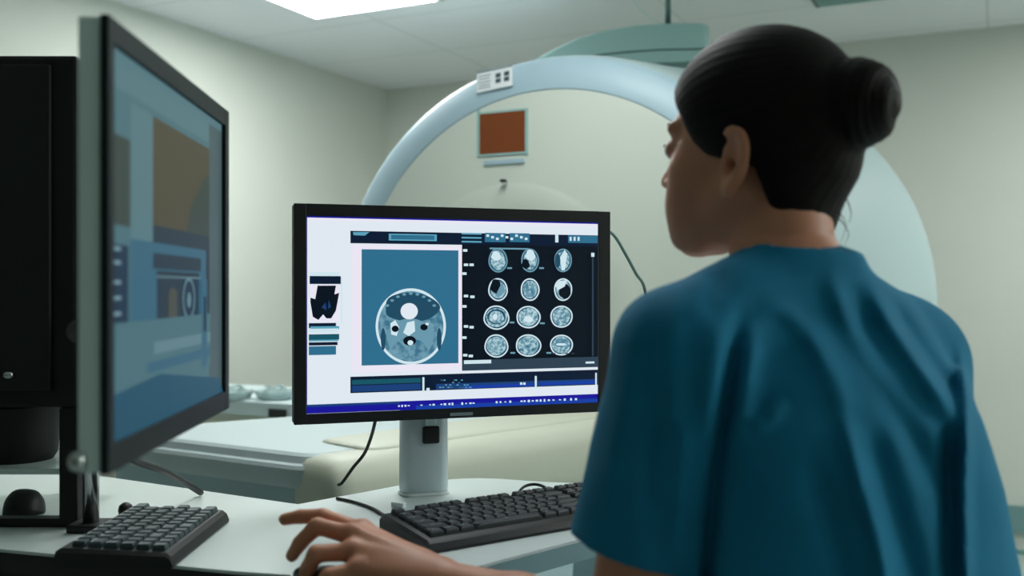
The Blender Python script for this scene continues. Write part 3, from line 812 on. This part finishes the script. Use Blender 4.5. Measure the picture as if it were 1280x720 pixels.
lr(.80, .20, .84, .56, 'dark'); lr(.33, .20, .72, .44, 'dark'); lr(.33, .42, .74, .425, 'pale'); lr(.30, .445, .74, .49, 'dark')
lr(.55, .235, .72, .42, 'navy'); le(.615, .355, .062, .068, 'pale'); le(.615, .355, .050, .058, 'navy'); le(.615, .35, .02, .025, 'pale')
lr(.42, .22, .50, .37, 'tan'); le(.46, .37, .04, .02, 'tan')
lr(.0, .30, .12, .50, 'navy')
for v in (.485, .45, .40, .36, .32): lr(.02, v, .07, v + .008, 'glint')
lr(.0, .12, .84, .30, 'mid'); lr(.30, .20, .84, .235, 'pale'); lr(.25, .15, .84, .18, 'blue')
lq([(.0, 0), (1, 0), (.95, .06), (.35, .14), (0, .12)], 'deep'); lr(.74, .12, .80, .42, 'blue'); lr(.76, .24, .79, .36, 'navy')
obj_flat('screen', bm, sm2, sideM)
bm = bmesh.new(); px_ = W(-.592, 1.40, 0)
tube(bm, [Vector((px_.x, px_.y, dz + .001)), Vector((px_.x, px_.y, dz + .30))], .011, 16, False); obj('pole', bm, M['chrome'], sideM, smooth=True)
bm = bmesh.new(); box(bm, (px_.x, px_.y, dz + .006), (.05, .05, .011), None, .003); obj('pole_foot', bm, M['black'], sideM)
bm = bmesh.new(); mc2 = nL + lvv * (LW / 2) - ln * .050
tube(bm, [Vector((px_.x, px_.y, dz + .28)), Vector((-.50, 1.15, dz + .29)), Vector((mc2.x, mc2.y, dz + .31))], .014, 12, False); obj('arm', bm, M['black'], sideM, smooth=True)
bm = bmesh.new(); kc = nL + lvv * .0 - ln * .019; kk = Vector((kc.x, kc.y - .004, HC - .135))
lathe(bm, (kk.x, kk.y, kk.z - .008), [(.003, 0), (.006, .003), (.007, .008), (.006, .013), (.003, .016)], 16); obj('corner_knob', bm, M['chrome'], sideM, smooth=True)
bm = bmesh.new()
tube(bm, [at(150, 562, 1.12), at(172, 577, 1.25), at(205, 589, 1.40), at(232, 604, 1.55), dp(251, 616, .005)], .005, 8)
tag(obj('cable', bm, M['black'], None, smooth=True), 'thick black cable from behind the left monitor to the desk edge', 'cable')

# ------------------------------------------------------------ black cabinet on the left
cab = empty('equipment_cabinet', W(-.80, 1.52, DESK)); tag(cab, 'tall black equipment cabinet with an open bay at the left edge', 'cabinet')
x1, x0, y0, y1 = -.616, -1.0, 1.41, 1.66
bm = bmesh.new(); box(bm, ((x0 + x1) / 2, (y0 + y1) / 2, HC + .080), (x1 - x0, y1 - y0, .50), None, .006); obj('body', bm, M['black2'], cab)
bm = bmesh.new(); box(bm, ((x0 + x1) / 2 - .01, y0 - .004, HC + .085), (x1 - x0 - .05, .008, .46), None, .002); obj('door', bm, M['black'], cab)
bm = bmesh.new(); kx = at(11, 468, 1.395); lathe(bm, (kx.x, kx.y, kx.z - .006), [(.004, 0), (.008, .003), (.008, .008), (.004, .011)], 14); obj('highlight_dot', bm, M['chrome'], cab, smooth=True)  # small chrome bead standing in for a highlight on the black front
for (xx, yy) in ((x1 - .013, y0 + .013), (x1 - .11, y1 - .013), (x0 + .013, y0 + .013), (x0 + .013, y1 - .013)):
    bm = bmesh.new(); box(bm, (xx, yy, (dz + .001 + HC - .170) / 2), (.026, .026, HC - .170 - dz - .001), None, .002); obj('post', bm, M['black2'], cab)
bm = bmesh.new(); box(bm, ((x0 + x1) / 2, (y0 + y1) / 2, HC - .262), (x1 - x0 - .01, y1 - y0 - .02, .008)); obj('shelf', bm, M['silver'], cab)
bm = bmesh.new(); box(bm, ((x0 + x1) / 2, y0 + .012, dz + .007), (x1 - x0, .02, .012)); obj('bottom_rail', bm, M['black2'], cab)
bm = bmesh.new(); lathe(bm, (-.745, 1.50, HC - .2575), [(.050, 0), (.056, .01), (.062, .078), (.064, .082), (.058, .082), (.05, .012)], 32)
tag(obj('container', bm, M['black2'], None, auto=40), 'black round container standing on the shelf of the black cabinet', 'container')
bm = bmesh.new(); rings = []
mo2 = Vector((-.735, 1.50, dz + .0005))
for i in range(11):
    s = -1 + 2 * i / 10; w = .026 * (1 - abs(s) ** 2.6) ** .5 + .001; hh = .036 * (1 - abs(s) ** 3) ** .5 + .001
    rings.append([mo2 + Vector((.03 * s, w * math.cos(t), max(0, hh * math.sin(t)))) for t in [2 * PI * k / 16 for k in range(16)]])
loft(bm, rings)
tag(obj('cable_puck', bm, M['black'], None, smooth=True), 'small dark rounded device on the desk under the cabinet shelf', 'device')

# ------------------------------------------------------------ the person
nurse = empty('person', W(.30, .93, -HC)); tag(nurse, 'person with dark hair in a bun wearing a teal scrub top, hand on the mouse', 'person')
BY = math.radians(28); BO = np.array([.287, 1.0, 0.0])
bf = np.array([-math.sin(BY), math.cos(BY), 0]); bl = np.array([-math.cos(BY), -math.sin(BY), 0]); bu = np.array([0, 0, 1.])
BR = np.stack([bf, bl, bu])
def bpt(f, l, u): return BO + bf * f + bl * l + bu * u
Sl = bpt(-.015, .155, -.062); Sr = bpt(.01, -.156, -.080)
El = np.array([.108, .955, -.345]); Wl = np.array([-.078, 1.058, -.314])
Er = np.array([.445, 1.22, -.30]); Wr = np.array([.36, 1.36, -.325])
zs = [-.62, -.50, -.40, -.30, -.20, -.13, -.08, -.045, -.015, .01]
Ws = [.165, .15, .14, .135, .138, .14, .138, .135, .095, .05]
Ds = [.12, .115, .105, .105, .110, .108, .098, .080, .062, .045]
Ws2 = [.240, .238, .232, .224, .212, .193, .166, .142, .100, .055]
Ds2 = [.150, .145, .138, .132, .130, .126, .114, .094, .074, .055]
def torso(P, grow=0.0, cloth=False):
    q = (P - BO) @ BR.T; z = q[..., 2]
    w = np.interp(z, zs, Ws2 if cloth else Ws) + grow; dd_ = np.interp(z, zs, Ds2 if cloth else Ds) + grow
    if cloth: w = np.where(q[..., 1] > 0, np.minimum(w, .170), w)
    fc = np.interp(z, [-.6, -.3, -.1, .02], [-.075, -.035, -.005, .0])
    a, b = (q[..., 0] - fc) / dd_, q[..., 1] / w
    r = (np.abs(a) ** 2.3 + np.abs(b) ** 2.3) ** (1 / 2.3)
    d = (r - 1) * np.minimum(w, dd_) * .9
    return np.maximum(d, z - .03)
# head frame
HY = math.radians(49); hc = np.array([.253, 1.045, .150])
hf = np.array([-math.sin(HY), math.cos(HY), 0]); hl = np.array([-math.cos(HY), -math.sin(HY), 0]); hu = np.array([0, 0, 1.])
HR = np.stack([hf, hl, hu])
def hpnt(f, l, u): return hc + hf * f + hl * l + hu * u
def he(fd, c, r, k=.008, mode='u', R=None): ell(fd, hpnt(*c), r, HR if R is None else R @ HR, k, mode)
def hcap(fd, a, b, ra, rb, k=.008, mode='u'): caps(fd, hpnt(*a), hpnt(*b), ra, rb, k, mode)
B = Field((-.30, .80, -.60), (.56, 1.42, .29), .0026)
B.op(bpt(-.2, -.2, -.56).min() * 0 + np.array([.05, .80, -.56]), np.array([.53, 1.20, .03]), lambda P: np.maximum(torso(P), -.56 - P[..., 2]), .01)
for S_, sg in ((Sl, 1), (Sr, -1)):
    caps(B, bpt(-.005, .02 + .025 * sg, -.012), S_, .034, .046, .02)
# neck
caps(B, bpt(-.005, .018, -.02), hpnt(-.028, 0, -.045), .052, .050, .03)
# arms
caps(B, Sl, El, .050, .040, .02); caps(B, El, El * .45 + Wl * .55, .041, .036, .015); caps(B, El * .45 + Wl * .55, Wl, .036, .0245, .012)
caps(B, Sr, Er, .050, .040, .02); caps(B, Er, Wr, .040, .025, .015)
# head
he(B, (-.012, 0, .036), (.092, .073, .078), .01)
he(B, (-.030, 0, .010), (.070, .066, .070), .02)
he(B, (.026, 0, -.030), (.062, .057, .082), .02)
hcap(B, (-.008, .050, -.050), (.052, .024, -.099), .018, .014, .018); hcap(B, (-.008, -.050, -.050), (.052, -.024, -.099), .018, .014, .018)
he(B, (.070, 0, -.100), (.018, .018, .015), .02)
hcap(B, (.068, .024, -.096), (.068, -.024, -.096), .013, .013, .012)
he(B, (.052, .040, -.030), (.022, .020, .026), .02); he(B, (.052, -.040, -.030), (.022, .020, .026), .02)
he(B, (.060, .026, -.066), (.026, .026, .030), .02); he(B, (.060, -.026, -.066), (.026, .026, .030), .02)
for s in (1, -1):
    hcap(B, (.071, .044 * s, .020), (.083, .012 * s, .020), .006, .007, .014)
    he(B, (.096, .030 * s, .000), (.012, .014, .009), .010, 's'); he(B, (.074, .030 * s, -.001), (.0125, .014, .0115), .004)
hcap(B, (.086, 0, .006), (.100, 0, -.028), .0065, .0085, .012); he(B, (.102, 0, -.032), (.010, .009, .008), .006)
for s in (1, -1): he(B, (.092, .011 * s, -.035), (.010, .007, .007), .005)
he(B, (.086, 0, -.058), (.013, .022, .010), .010); he(B, (.091, 0, -.061), (.009, .020, .0050), .004); he(B, (.089, 0, -.0705), (.009, .017, .0055), .004)
# ears: rim, bowl, lobe
et = Matrix.Rotation(math.radians(12), 3, 'Y'); ER = np.array(et)
yaw = np.array(Matrix.Rotation(math.radians(-16), 3, 'Z'))
for s in (1, -1):
    Re = ER @ np.array(Matrix.Rotation(math.radians(22 * s), 3, 'Z'))
    he(B, (-.020, .075 * s, -.024), (.019, .0075, .031), .004, R=Re)
    he(B, (-.016, .084 * s, -.020), (.013, .0095, .021), .003, 's', R=Re)
    he(B, (-.013, .080 * s, -.029), (.008, .013, .009), .003, 's')
    rim = catmull([(-.012, .002, 0), (-.020, .005, 0), (-.030, -.001, 0), (-.034, -.016, 0), (-.029, -.034, 0), (-.020, -.047, 0), (-.013, -.052, 0)], 4)
    for ra_, rb_ in zip(rim, rim[1:]): hcap(B, (ra_.x, (.077 - .16 * ra_.x) * s, ra_.y), (rb_.x, (.077 - .16 * rb_.x) * s, rb_.y), .0034, .0034, .003)
    he(B, (-.010, .073 * s, -.052), (.008, .005, .009), .005)
    hcap(B, (-.006, .073 * s, -.026), (-.007, .073 * s, -.034), .004, .004, .003)
# left hand
MCP = dict(i=(-.170, 1.123, -.274), m=(-.178, 1.104, -.274), r=(-.176, 1.083, -.287), p=(-.166, 1.064, -.301))
wr = Wl
caps(B, wr + np.array([0, .010, .002]), MCP['i'], .021, .0115, .012)
caps(B, wr + np.array([0, .004, .002]), MCP['m'], .021, .0115, .010)
caps(B, wr + np.array([0, -.006, 0]), MCP['r'], .020, .0110, .010)
caps(B, wr + np.array([0, -.012, -.003]), MCP['p'], .018, .0100, .010)
caps(B, (-.10, 1.085, -.308), (-.15, 1.098, -.300), .019, .014, .012)
fing = [
    (MCP['i'], (-.216, 1.136, -.2605), (-.243, 1.143, -.2625), (-.262, 1.147, -.2665), .0100, .0090, .0082, .0072),
    (MCP['m'], (-.217, 1.108, -.2650), (-.236, 1.112, -.2840), (-.246, 1.114, -.2995), .0105, .0096, .0086, .0074),
    (MCP['r'], (-.212, 1.076, -.2870), (-.221, 1.076, -.3040), (-.224, 1.078, -.3180), .0102, .0094, .0084, .0074),
    (MCP['p'], (-.194, 1.052, -.3040), (-.205, 1.050, -.3170), (-.209, 1.052, -.3270), .0090, .0082, .0074, .0066)]
for a, b, c, d, r0, r1, r2, r3 in fing:
    caps(B, a, b, r0, r1, .004); caps(B, b, c, r1 * 1.02, r2, .0025); caps(B, c, d, r2, r3, .0025)
for kx_ in ('i', 'm', 'r', 'p'):
    q = np.array(MCP[kx_]) + np.array([.002, 0, .002]); ell(B, q, (.0115, .0105, .0108), None, .006)
caps(B, (-.105, 1.094, -.310), (-.140, 1.128, -.316), .016, .012, .010); caps(B, (-.140, 1.128, -.316), (-.168, 1.137, -.321), .0115, .0100, .003); caps(B, (-.168, 1.137, -.321), (-.190, 1.136, -.324), .0100, .0085, .003)
# tendons
for kx_ in ('i', 'm', 'r'):
    q = np.array(MCP[kx_]) + np.array([0, 0, .0075]); caps(B, q, q * .35 + (wr + np.array([0, 0, .016])) * .65, .0042, .003, .006)
# right hand resting on the desk
rk = Wr
for i in range(4):
    k0 = np.array([.300 + .008 * i - .01, 1.425 - .014 * i + .0, -.318]) + np.array([-.0, -.0, 0])
    caps(B, rk, k0, .018, .010, .008); caps(B, k0, k0 + np.array([-.035, .012, -.006]), .009, .0075, .003)
caps(B, rk, (.33, 1.345, -.325), .014, .010, .006); caps(B, (.33, 1.345, -.325), (.298, 1.352, -.33), .0095, .008, .003)
me = B.mesh('body'); body = link_mesh('body', me, M['skin'], nurse, smooth=True); del B

# ---- hair
Hh = Field(tuple(hc - np.array([.16, .16, .13])), tuple(hc + np.array([.19, .17, .17])), .0022)
he(Hh, (-.012, 0, .036), (.101, .082, .086), .012)
he(Hh, (-.034, 0, .008), (.077, .074, .078), .02)
hcap(Hh, (-.055, .0, -.03), (-.042, 0, -.082), .050, .038, .03)
hcap(Hh, (-.040, .03, -.03), (-.044, .020, -.075), .040, .034, .02); hcap(Hh, (-.040, -.03, -.03), (-.044, -.020, -.075), .040, .034, .02)
def hairmask(P):
    q = (P - hc) @ HR.T
    Fl = np.interp(q[..., 2], [-.12, -.09, -.05, -.032, -.014, .0, .014, .030, .045, .060, .072, .083], [-.070, -.050, -.040, -.036, .024, .038, .046, .054, .066, .076, .090, .2])
    side = np.clip(np.abs(q[..., 1]) / .07, 0, 1)
    d = (q[..., 0] - Fl) * .8
    nape = -(q[..., 2] + .110 + .12 * np.clip(q[..., 0] + .06, -.05, .05))
    return np.maximum(d, nape)
sl = tuple(slice(None) for _ in range(3)); _, P = Hh.block(Hh.lo, Hh.lo + Hh.h * (Hh.n - 1))
P = P[:Hh.a.shape[0], :Hh.a.shape[1], :Hh.a.shape[2]]
q = (P - hc) @ HR.T; bunc = np.array([-.108, 0, .030])
# combed strands run to the bun
ax = np.array([-.96, 0, .27]); ax /= np.linalg.norm(ax)
rel = q - np.array([.02, 0, .02]); ang = np.arctan2(rel[..., 1], rel @ np.array([.27, 0, .96])); rad = np.linalg.norm(rel - (rel @ ax)[..., None] * ax, axis=-1)
str_ = (np.sin(ang * 47 + 2 * np.sin(q[..., 0] * 30)) * .5 + np.sin(ang * 83 + 1) * .5) * np.clip(rad / .05, 0, 1)
Hh.a += (.0004 * str_).astype(np.float32)
Hh.a = -smin(-Hh.a, -hairmask(P).astype(np.float32), .008)
def bun(P):
    q = (P - hc) @ HR.T - np.array([-.110, 0, .030])
    d = f_ell((0, 0, 0), (.041, .044, .046))(q)
    th = np.arctan2(q[..., 2], q[..., 1]); r = np.linalg.norm(q[..., 1:], axis=-1)
    return d + .0012 * np.sin(th * 2 + r * 260) * np.clip(r / .02, 0, 1) + .0007 * np.sin(th * 3 + r * 900 + q[..., 0] * 300)
Hh.op(hpnt(-.11, 0, .03) - .055, hpnt(-.11, 0, .03) + .055, bun, .007)
hcap(Hh, (-.080, 0, .036), (-.10, 0, .032), .030, .026, .01)
me = Hh.mesh('hair'); hair = link_mesh('hair', me, M['hair'], nurse, smooth=True); del Hh, P, q
# loose strands at the nape
bm = bmesh.new()
for i in range(3):
    s = random.uniform(-1, 1); p0 = hpnt(-.085 + random.uniform(-.005, .01), .04 * s, -.045 - random.uniform(0, .04)); p1 = p0 - hf * random.uniform(.004, .014) + hl * random.uniform(-.006, .006) + hu * -random.uniform(.012, .025); p2 = p1 + hf * random.uniform(.0, .010) + hu * -random.uniform(.012, .026)
    tube(bm, [Vector(p) + Vector((0, 0, HC)) for p in (p0, p1, p2)], lambda t: .0006 * (1.2 - t), 4)
obj('loose_strands', bm, M['hair'], nurse, smooth=True)
bm = bmesh.new(); pc = [hpnt(-.143, .012 + .0, .030), hpnt(-.145, .008, .024), hpnt(-.143, .014, .017)]
tube(bm, [Vector(p) + Vector((0, 0, HC)) for p in pc], .003, 8); obj('hair_pin', bm, M['tie'], nurse, smooth=True)
# eyes and brows
for s in (1, -1):
    bm = bmesh.new(); c = hpnt(.0765, .030 * s, -.001); bmesh.ops.create_uvsphere(bm, u_segments=20, v_segments=12, radius=.0115)
    for v in bm.verts: v.co = v.co + Vector(c) + Vector((0, 0, HC))
    iris = Vector(hf)
    for f in bm.faces:
        dcos = (f.calc_center_median() - Vector(c) - Vector((0, 0, HC))).normalized().dot(iris); f.material_index = 1 if dcos > .86 else 0
    obj('eye', bm, [M['white'], M['black']], nurse, smooth=True)
    bm = bmesh.new(); tube(bm, [Vector(hpnt(*p)) + Vector((0, 0, HC)) for p in ((.072, .046 * s, .021), (.084, .030 * s, .027), (.089, .014 * s, .023))], lambda t: .0018, 8); obj('eyebrow', bm, M['hair'], nurse, smooth=True)
    bm = bmesh.new(); tube(bm, [Vector(hpnt(*p)) + Vector((0, 0, HC)) for p in ((.078, .040 * s, .002), (.0885, .032 * s, .004), (.088, .022 * s, .002))], .0013, 6); obj('eyelashes', bm, M['hair'], nurse, smooth=True)

# ---- scrub top
T = Field((-.02, .76, -.60), (.64, 1.32, .09), .0038)
T.op(np.array([.0, .78, -.60]), np.array([.62, 1.26, .08]), lambda P: np.maximum(torso(P, 0, True), -.575 - P[..., 2]), .01)
for S_, sg in ((Sl, 1), (Sr, -1)):
    caps(T, bpt(-.01, .018 + .028 * sg, -.010), S_ + bu * .0, .054, .064, .03)
hemL = np.array([.110, .935, -.246]); nL_ = np.array([-.24, 0, -.97]); nL_ /= np.linalg.norm(nL_)
hemR = np.array([.468, 1.165, -.235]); nR_ = np.array([.15, .3, -.94]); nR_ /= np.linalg.norm(nR_)
def sleeve(S_, E_, r0, r1, hp_, hn, wob):
    c = f_caps(S_, S_ + (E_ - S_) * 1.05, r0, r1)
    def fn(P):
        d = c(P)
        ax_ = (E_ - S_) / np.linalg.norm(E_ - S_); rel = P - S_; t = rel @ ax_
        ang = np.arctan2(rel[..., 1], rel[..., 0])
        d = d + wob * np.clip(t / .25, 0, 1) * np.sin(ang * 4 + 1.0 + t * 6)
        return np.maximum(d, (P - hp_) @ hn)
    return fn
T.op(np.array([.0, .80, -.40]), np.array([.26, 1.06, .05]), sleeve(Sl, El, .064, .080, hemL, nL_, .0035), .014)
T.op(np.array([.34, .95, -.40]), np.array([.62, 1.30, .05]), sleeve(Sr, Er, .064, .066, hemR, nR_, .003), .03)
# folds and creases: ridges (+) and valleys (-) along lines of the cloth, given as seen on her back
folds = [  # (points in photo px), width px, height m
    ([(1035, 335), (1062, 400), (1110, 480), (1160, 560)], 13, .0075),
    ([(1080, 345), (1118, 410), (1165, 480), (1205, 545)], 12, .0075),
    ([(1052, 350), (1090, 440), (1140, 540), (1175, 620)], 15, -.007),
    ([(1100, 360), (1150, 440), (1200, 500)], 11, -.005),
    ([(1200, 425), (1208, 520), (1206, 620), (1208, 720)], 8, .008),
    ([(1182, 520), (1184, 620), (1186, 720)], 10, -.006),
    ([(1050, 500), (1072, 590), (1098, 680), (1112, 760)], 11, .0075),
    ([(1010, 400), (1045, 480), (1060, 520)], 14, .004),
    ([(1080, 520), (1110, 610), (1140, 720)], 18, -.006),
    ([(1015, 560), (1040, 650), (1060, 740)], 17, -.005),
    ([(928, 385), (915, 450), (905, 520), (893, 600), (884, 720)], 9, -.008),
    ([(945, 400), (935, 480), (922, 560)], 12, .004),
    ([(900, 400), (890, 470), (880, 560)], 13, .004),
    ([(935, 400), (975, 385), (1010, 420), (1035, 470)], 12, .0035),
    ([(935, 540), (960, 525), (985, 500)], 9, .004),
    ([(800, 380), (790, 450), (770, 560), (755, 650)], 14, .004),
    ([(840, 370), (838, 450), (845, 560)], 15, .003),
    ([(820, 480), (815, 560), (808, 680)], 12, -.004),
    ([(858, 520), (852, 600), (846, 690)], 10, .004),
    ([(905, 330), (880, 400)], 14, -.002),
]
_, P = T.block(T.lo, T.lo + T.h * (T.n - 1)); P = P[:T.a.shape[0], :T.a.shape[1], :T.a.shape[2]]
near = np.abs(T.a) < .03; Pn = P[near]
u = 640 + F * Pn[:, 0] / Pn[:, 1]; v = 360 - F * Pn[:, 2] / Pn[:, 1]
backside = np.clip((((Pn - BO) @ BR.T)[:, 0] * -1 + .05) / .07, 0, 1)
lsd = ((Pn - BO) @ BR.T)[:, 1]; backside = np.maximum(backside, np.clip((lsd - .12) / .03, 0, 1) * np.clip((1.0 - Pn[:, 1]) / .05, 0, 1))
disp = np.zeros(len(Pn))
for pts, w, amp in folds:
    best = np.full(len(Pn), 1e9); tt = np.zeros(len(Pn)); nseg = len(pts) - 1
    cp_ = catmull([(a, b, 0) for a, b in pts], 4)
    for i in range(len(cp_) - 1):
        ax0, ay0 = cp_[i].x, cp_[i].y; bx, by = cp_[i + 1].x - ax0, cp_[i + 1].y - ay0; L2 = bx * bx + by * by
        h_ = np.clip(((u - ax0) * bx + (v - ay0) * by) / L2, 0, 1); ds = np.hypot(u - ax0 - h_ * bx, v - ay0 - h_ * by)
        m_ = ds < best; best = np.where(m_, ds, best); tt = np.where(m_, (i + h_) / (len(cp_) - 1), tt)
    fade = np.clip(tt / .25, 0, 1) * (np.clip((1 - tt) / .25, 0, 1) if pts[-1][1] < 690 else 1)
    disp += 1.7 * amp * fade * np.exp(-(best / w) ** 2)
disp += .0012 * np.sin(Pn[:, 0] * 55 + 9 * Pn[:, 2]) * np.sin(Pn[:, 2] * 30 + 4)
T.a[near] -= (disp * backside).astype(np.float32)
# neck opening, arm openings, hem opening
T.op(np.array([.15, .85, -.05]), np.array([.42, 1.20, .10]), f_caps(bpt(.004, .020, .008), hpnt(-.028, 0, -.045), .0555, .056), .003, 's')
T.op(np.array([.15, .95, -.2]), np.array([.42, 1.25, .10]), f_caps(bpt(.10, 0, -.06), bpt(.03, 0, .05), .035, .06), .003, 's')
for S_, E_, hp_ in ((Sl, El, hemL),):
    a_m = S_ + (E_ - S_) * .55; caps(T, a_m, S_ + (E_ - S_) * 1.2, .052, .063, .004, 's')
me = T.mesh('scrub_top'); top = link_mesh('scrub_top', me, M['scrub'], nurse, smooth=True); del T
# trousers, shoes, stool (below the picture)
Tr = Field((-.25, .70, -1.20), (.70, 1.65, -.45), .012)
hipL = bpt(-.05, .09, -.60); hipR = bpt(-.05, -.09, -.60)
ell(Tr, bpt(-.07, 0, -.57), (.13, .18, .10), BR, .03)
kL = hipL + bf * .40 + bl * .05 + bu * .0; kR = hipR + bf * .40 - bl * .05
aL = kL + bf * .02 - bu * .42; aR = kR + bf * .02 - bu * .42
for a, b, r0, r1 in ((hipL, kL, .085, .065), (hipR, kR, .085, .065), (kL, aL, .066, .055), (kR, aR, .066, .055)): caps(Tr, a, b, r0, r1, .03)
me = Tr.mesh('trousers'); link_mesh('trousers', me, M['trouser'], nurse, smooth=True)
for a in (aL, aR):
    bm = bmesh.new(); rings = []
    for i in range(9):
        s = i / 8; w = .040 * math.sin(PI * (.12 + .80 * s)) ** .5; hh = .09 - .055 * s
        c = Vector(a) + Vector((0, 0, HC)) + Vector(bf) * (-.07 + .25 * s)
        rings.append([Vector((c.x, c.y, .004)) + Vector(bl) * (w * math.cos(t)) + Vector((0, 0, max(0, hh * math.sin(t)))) for t in [2 * PI * k / 16 for k in range(16)]])
    loft(bm, rings); obj('shoe', bm, M['shoe'], nurse, smooth=True)
sc_ = Vector(bpt(-.08, 0, 0)); zs_ = HC - .685
st = empty('swivel_stool', Vector((sc_.x, sc_.y, 0))); tag(st, 'black swivel stool under the person in the teal scrub top', 'stool')
bm = bmesh.new(); lathe(bm, (sc_.x, sc_.y, zs_ - .06), [(.16, 0), (.19, .015), (.19, .045), (.16, .058)], 32); obj('seat', bm, M['black'], st, auto=40)
bm = bmesh.new(); lathe(bm, (sc_.x, sc_.y, .06), [(.03, 0), (.03, zs_ - .12)], 20); obj('column', bm, M['chrome'], st, auto=40)
for i in range(5):
    t = 2 * PI * i / 5 + .3; d = Vector((math.cos(t), math.sin(t), 0)); bm = bmesh.new()
    tube(bm, [sc_ + Vector((0, 0, .08)), sc_ + d * .27 + Vector((0, 0, .062))], .014, 10, False); o = obj('leg', bm, M['black'], st, smooth=True)
    bm = bmesh.new(); cw = sc_ + d * .27; tube(bm, [cw + Vector((-d.y * .012, d.x * .012, .026)), cw + Vector((d.y * .012, -d.x * .012, .026))], .025, 16, False); obj('castor', bm, M['black'], o, smooth=True)

# ------------------------------------------------------------ camera, world, colour
cam = bpy.data.cameras.new('camera'); co = bpy.data.objects.new('camera', cam); C.objects.link(co)
cam.lens = 35; cam.sensor_width = 36; co.location = (0, 0, HC); co.rotation_euler = (PI / 2, 0, 0); cam.clip_start = .05
cam.dof.use_dof = True; cam.dof.focus_distance = 1.63; cam.dof.aperture_fstop = 3.5
sc = bpy.context.scene; sc.camera = co
w = bpy.data.worlds.new('world'); sc.world = w; w.use_nodes = True
w.node_tree.nodes['Background'].inputs[0].default_value = (.02, .025, .025, 1); w.node_tree.nodes['Background'].inputs[1].default_value = .2
sc.view_settings.view_transform = 'Standard'; sc.view_settings.look = 'None'; sc.view_settings.gamma = 1; sc.view_settings.use_curve_mapping = False
sc.view_settings.exposure = 0.45
sc.cycles.use_denoising = True
sc.cycles.max_bounces = 8; sc.cycles.diffuse_bounces = 5
sc.cycles.use_adaptive_sampling = True
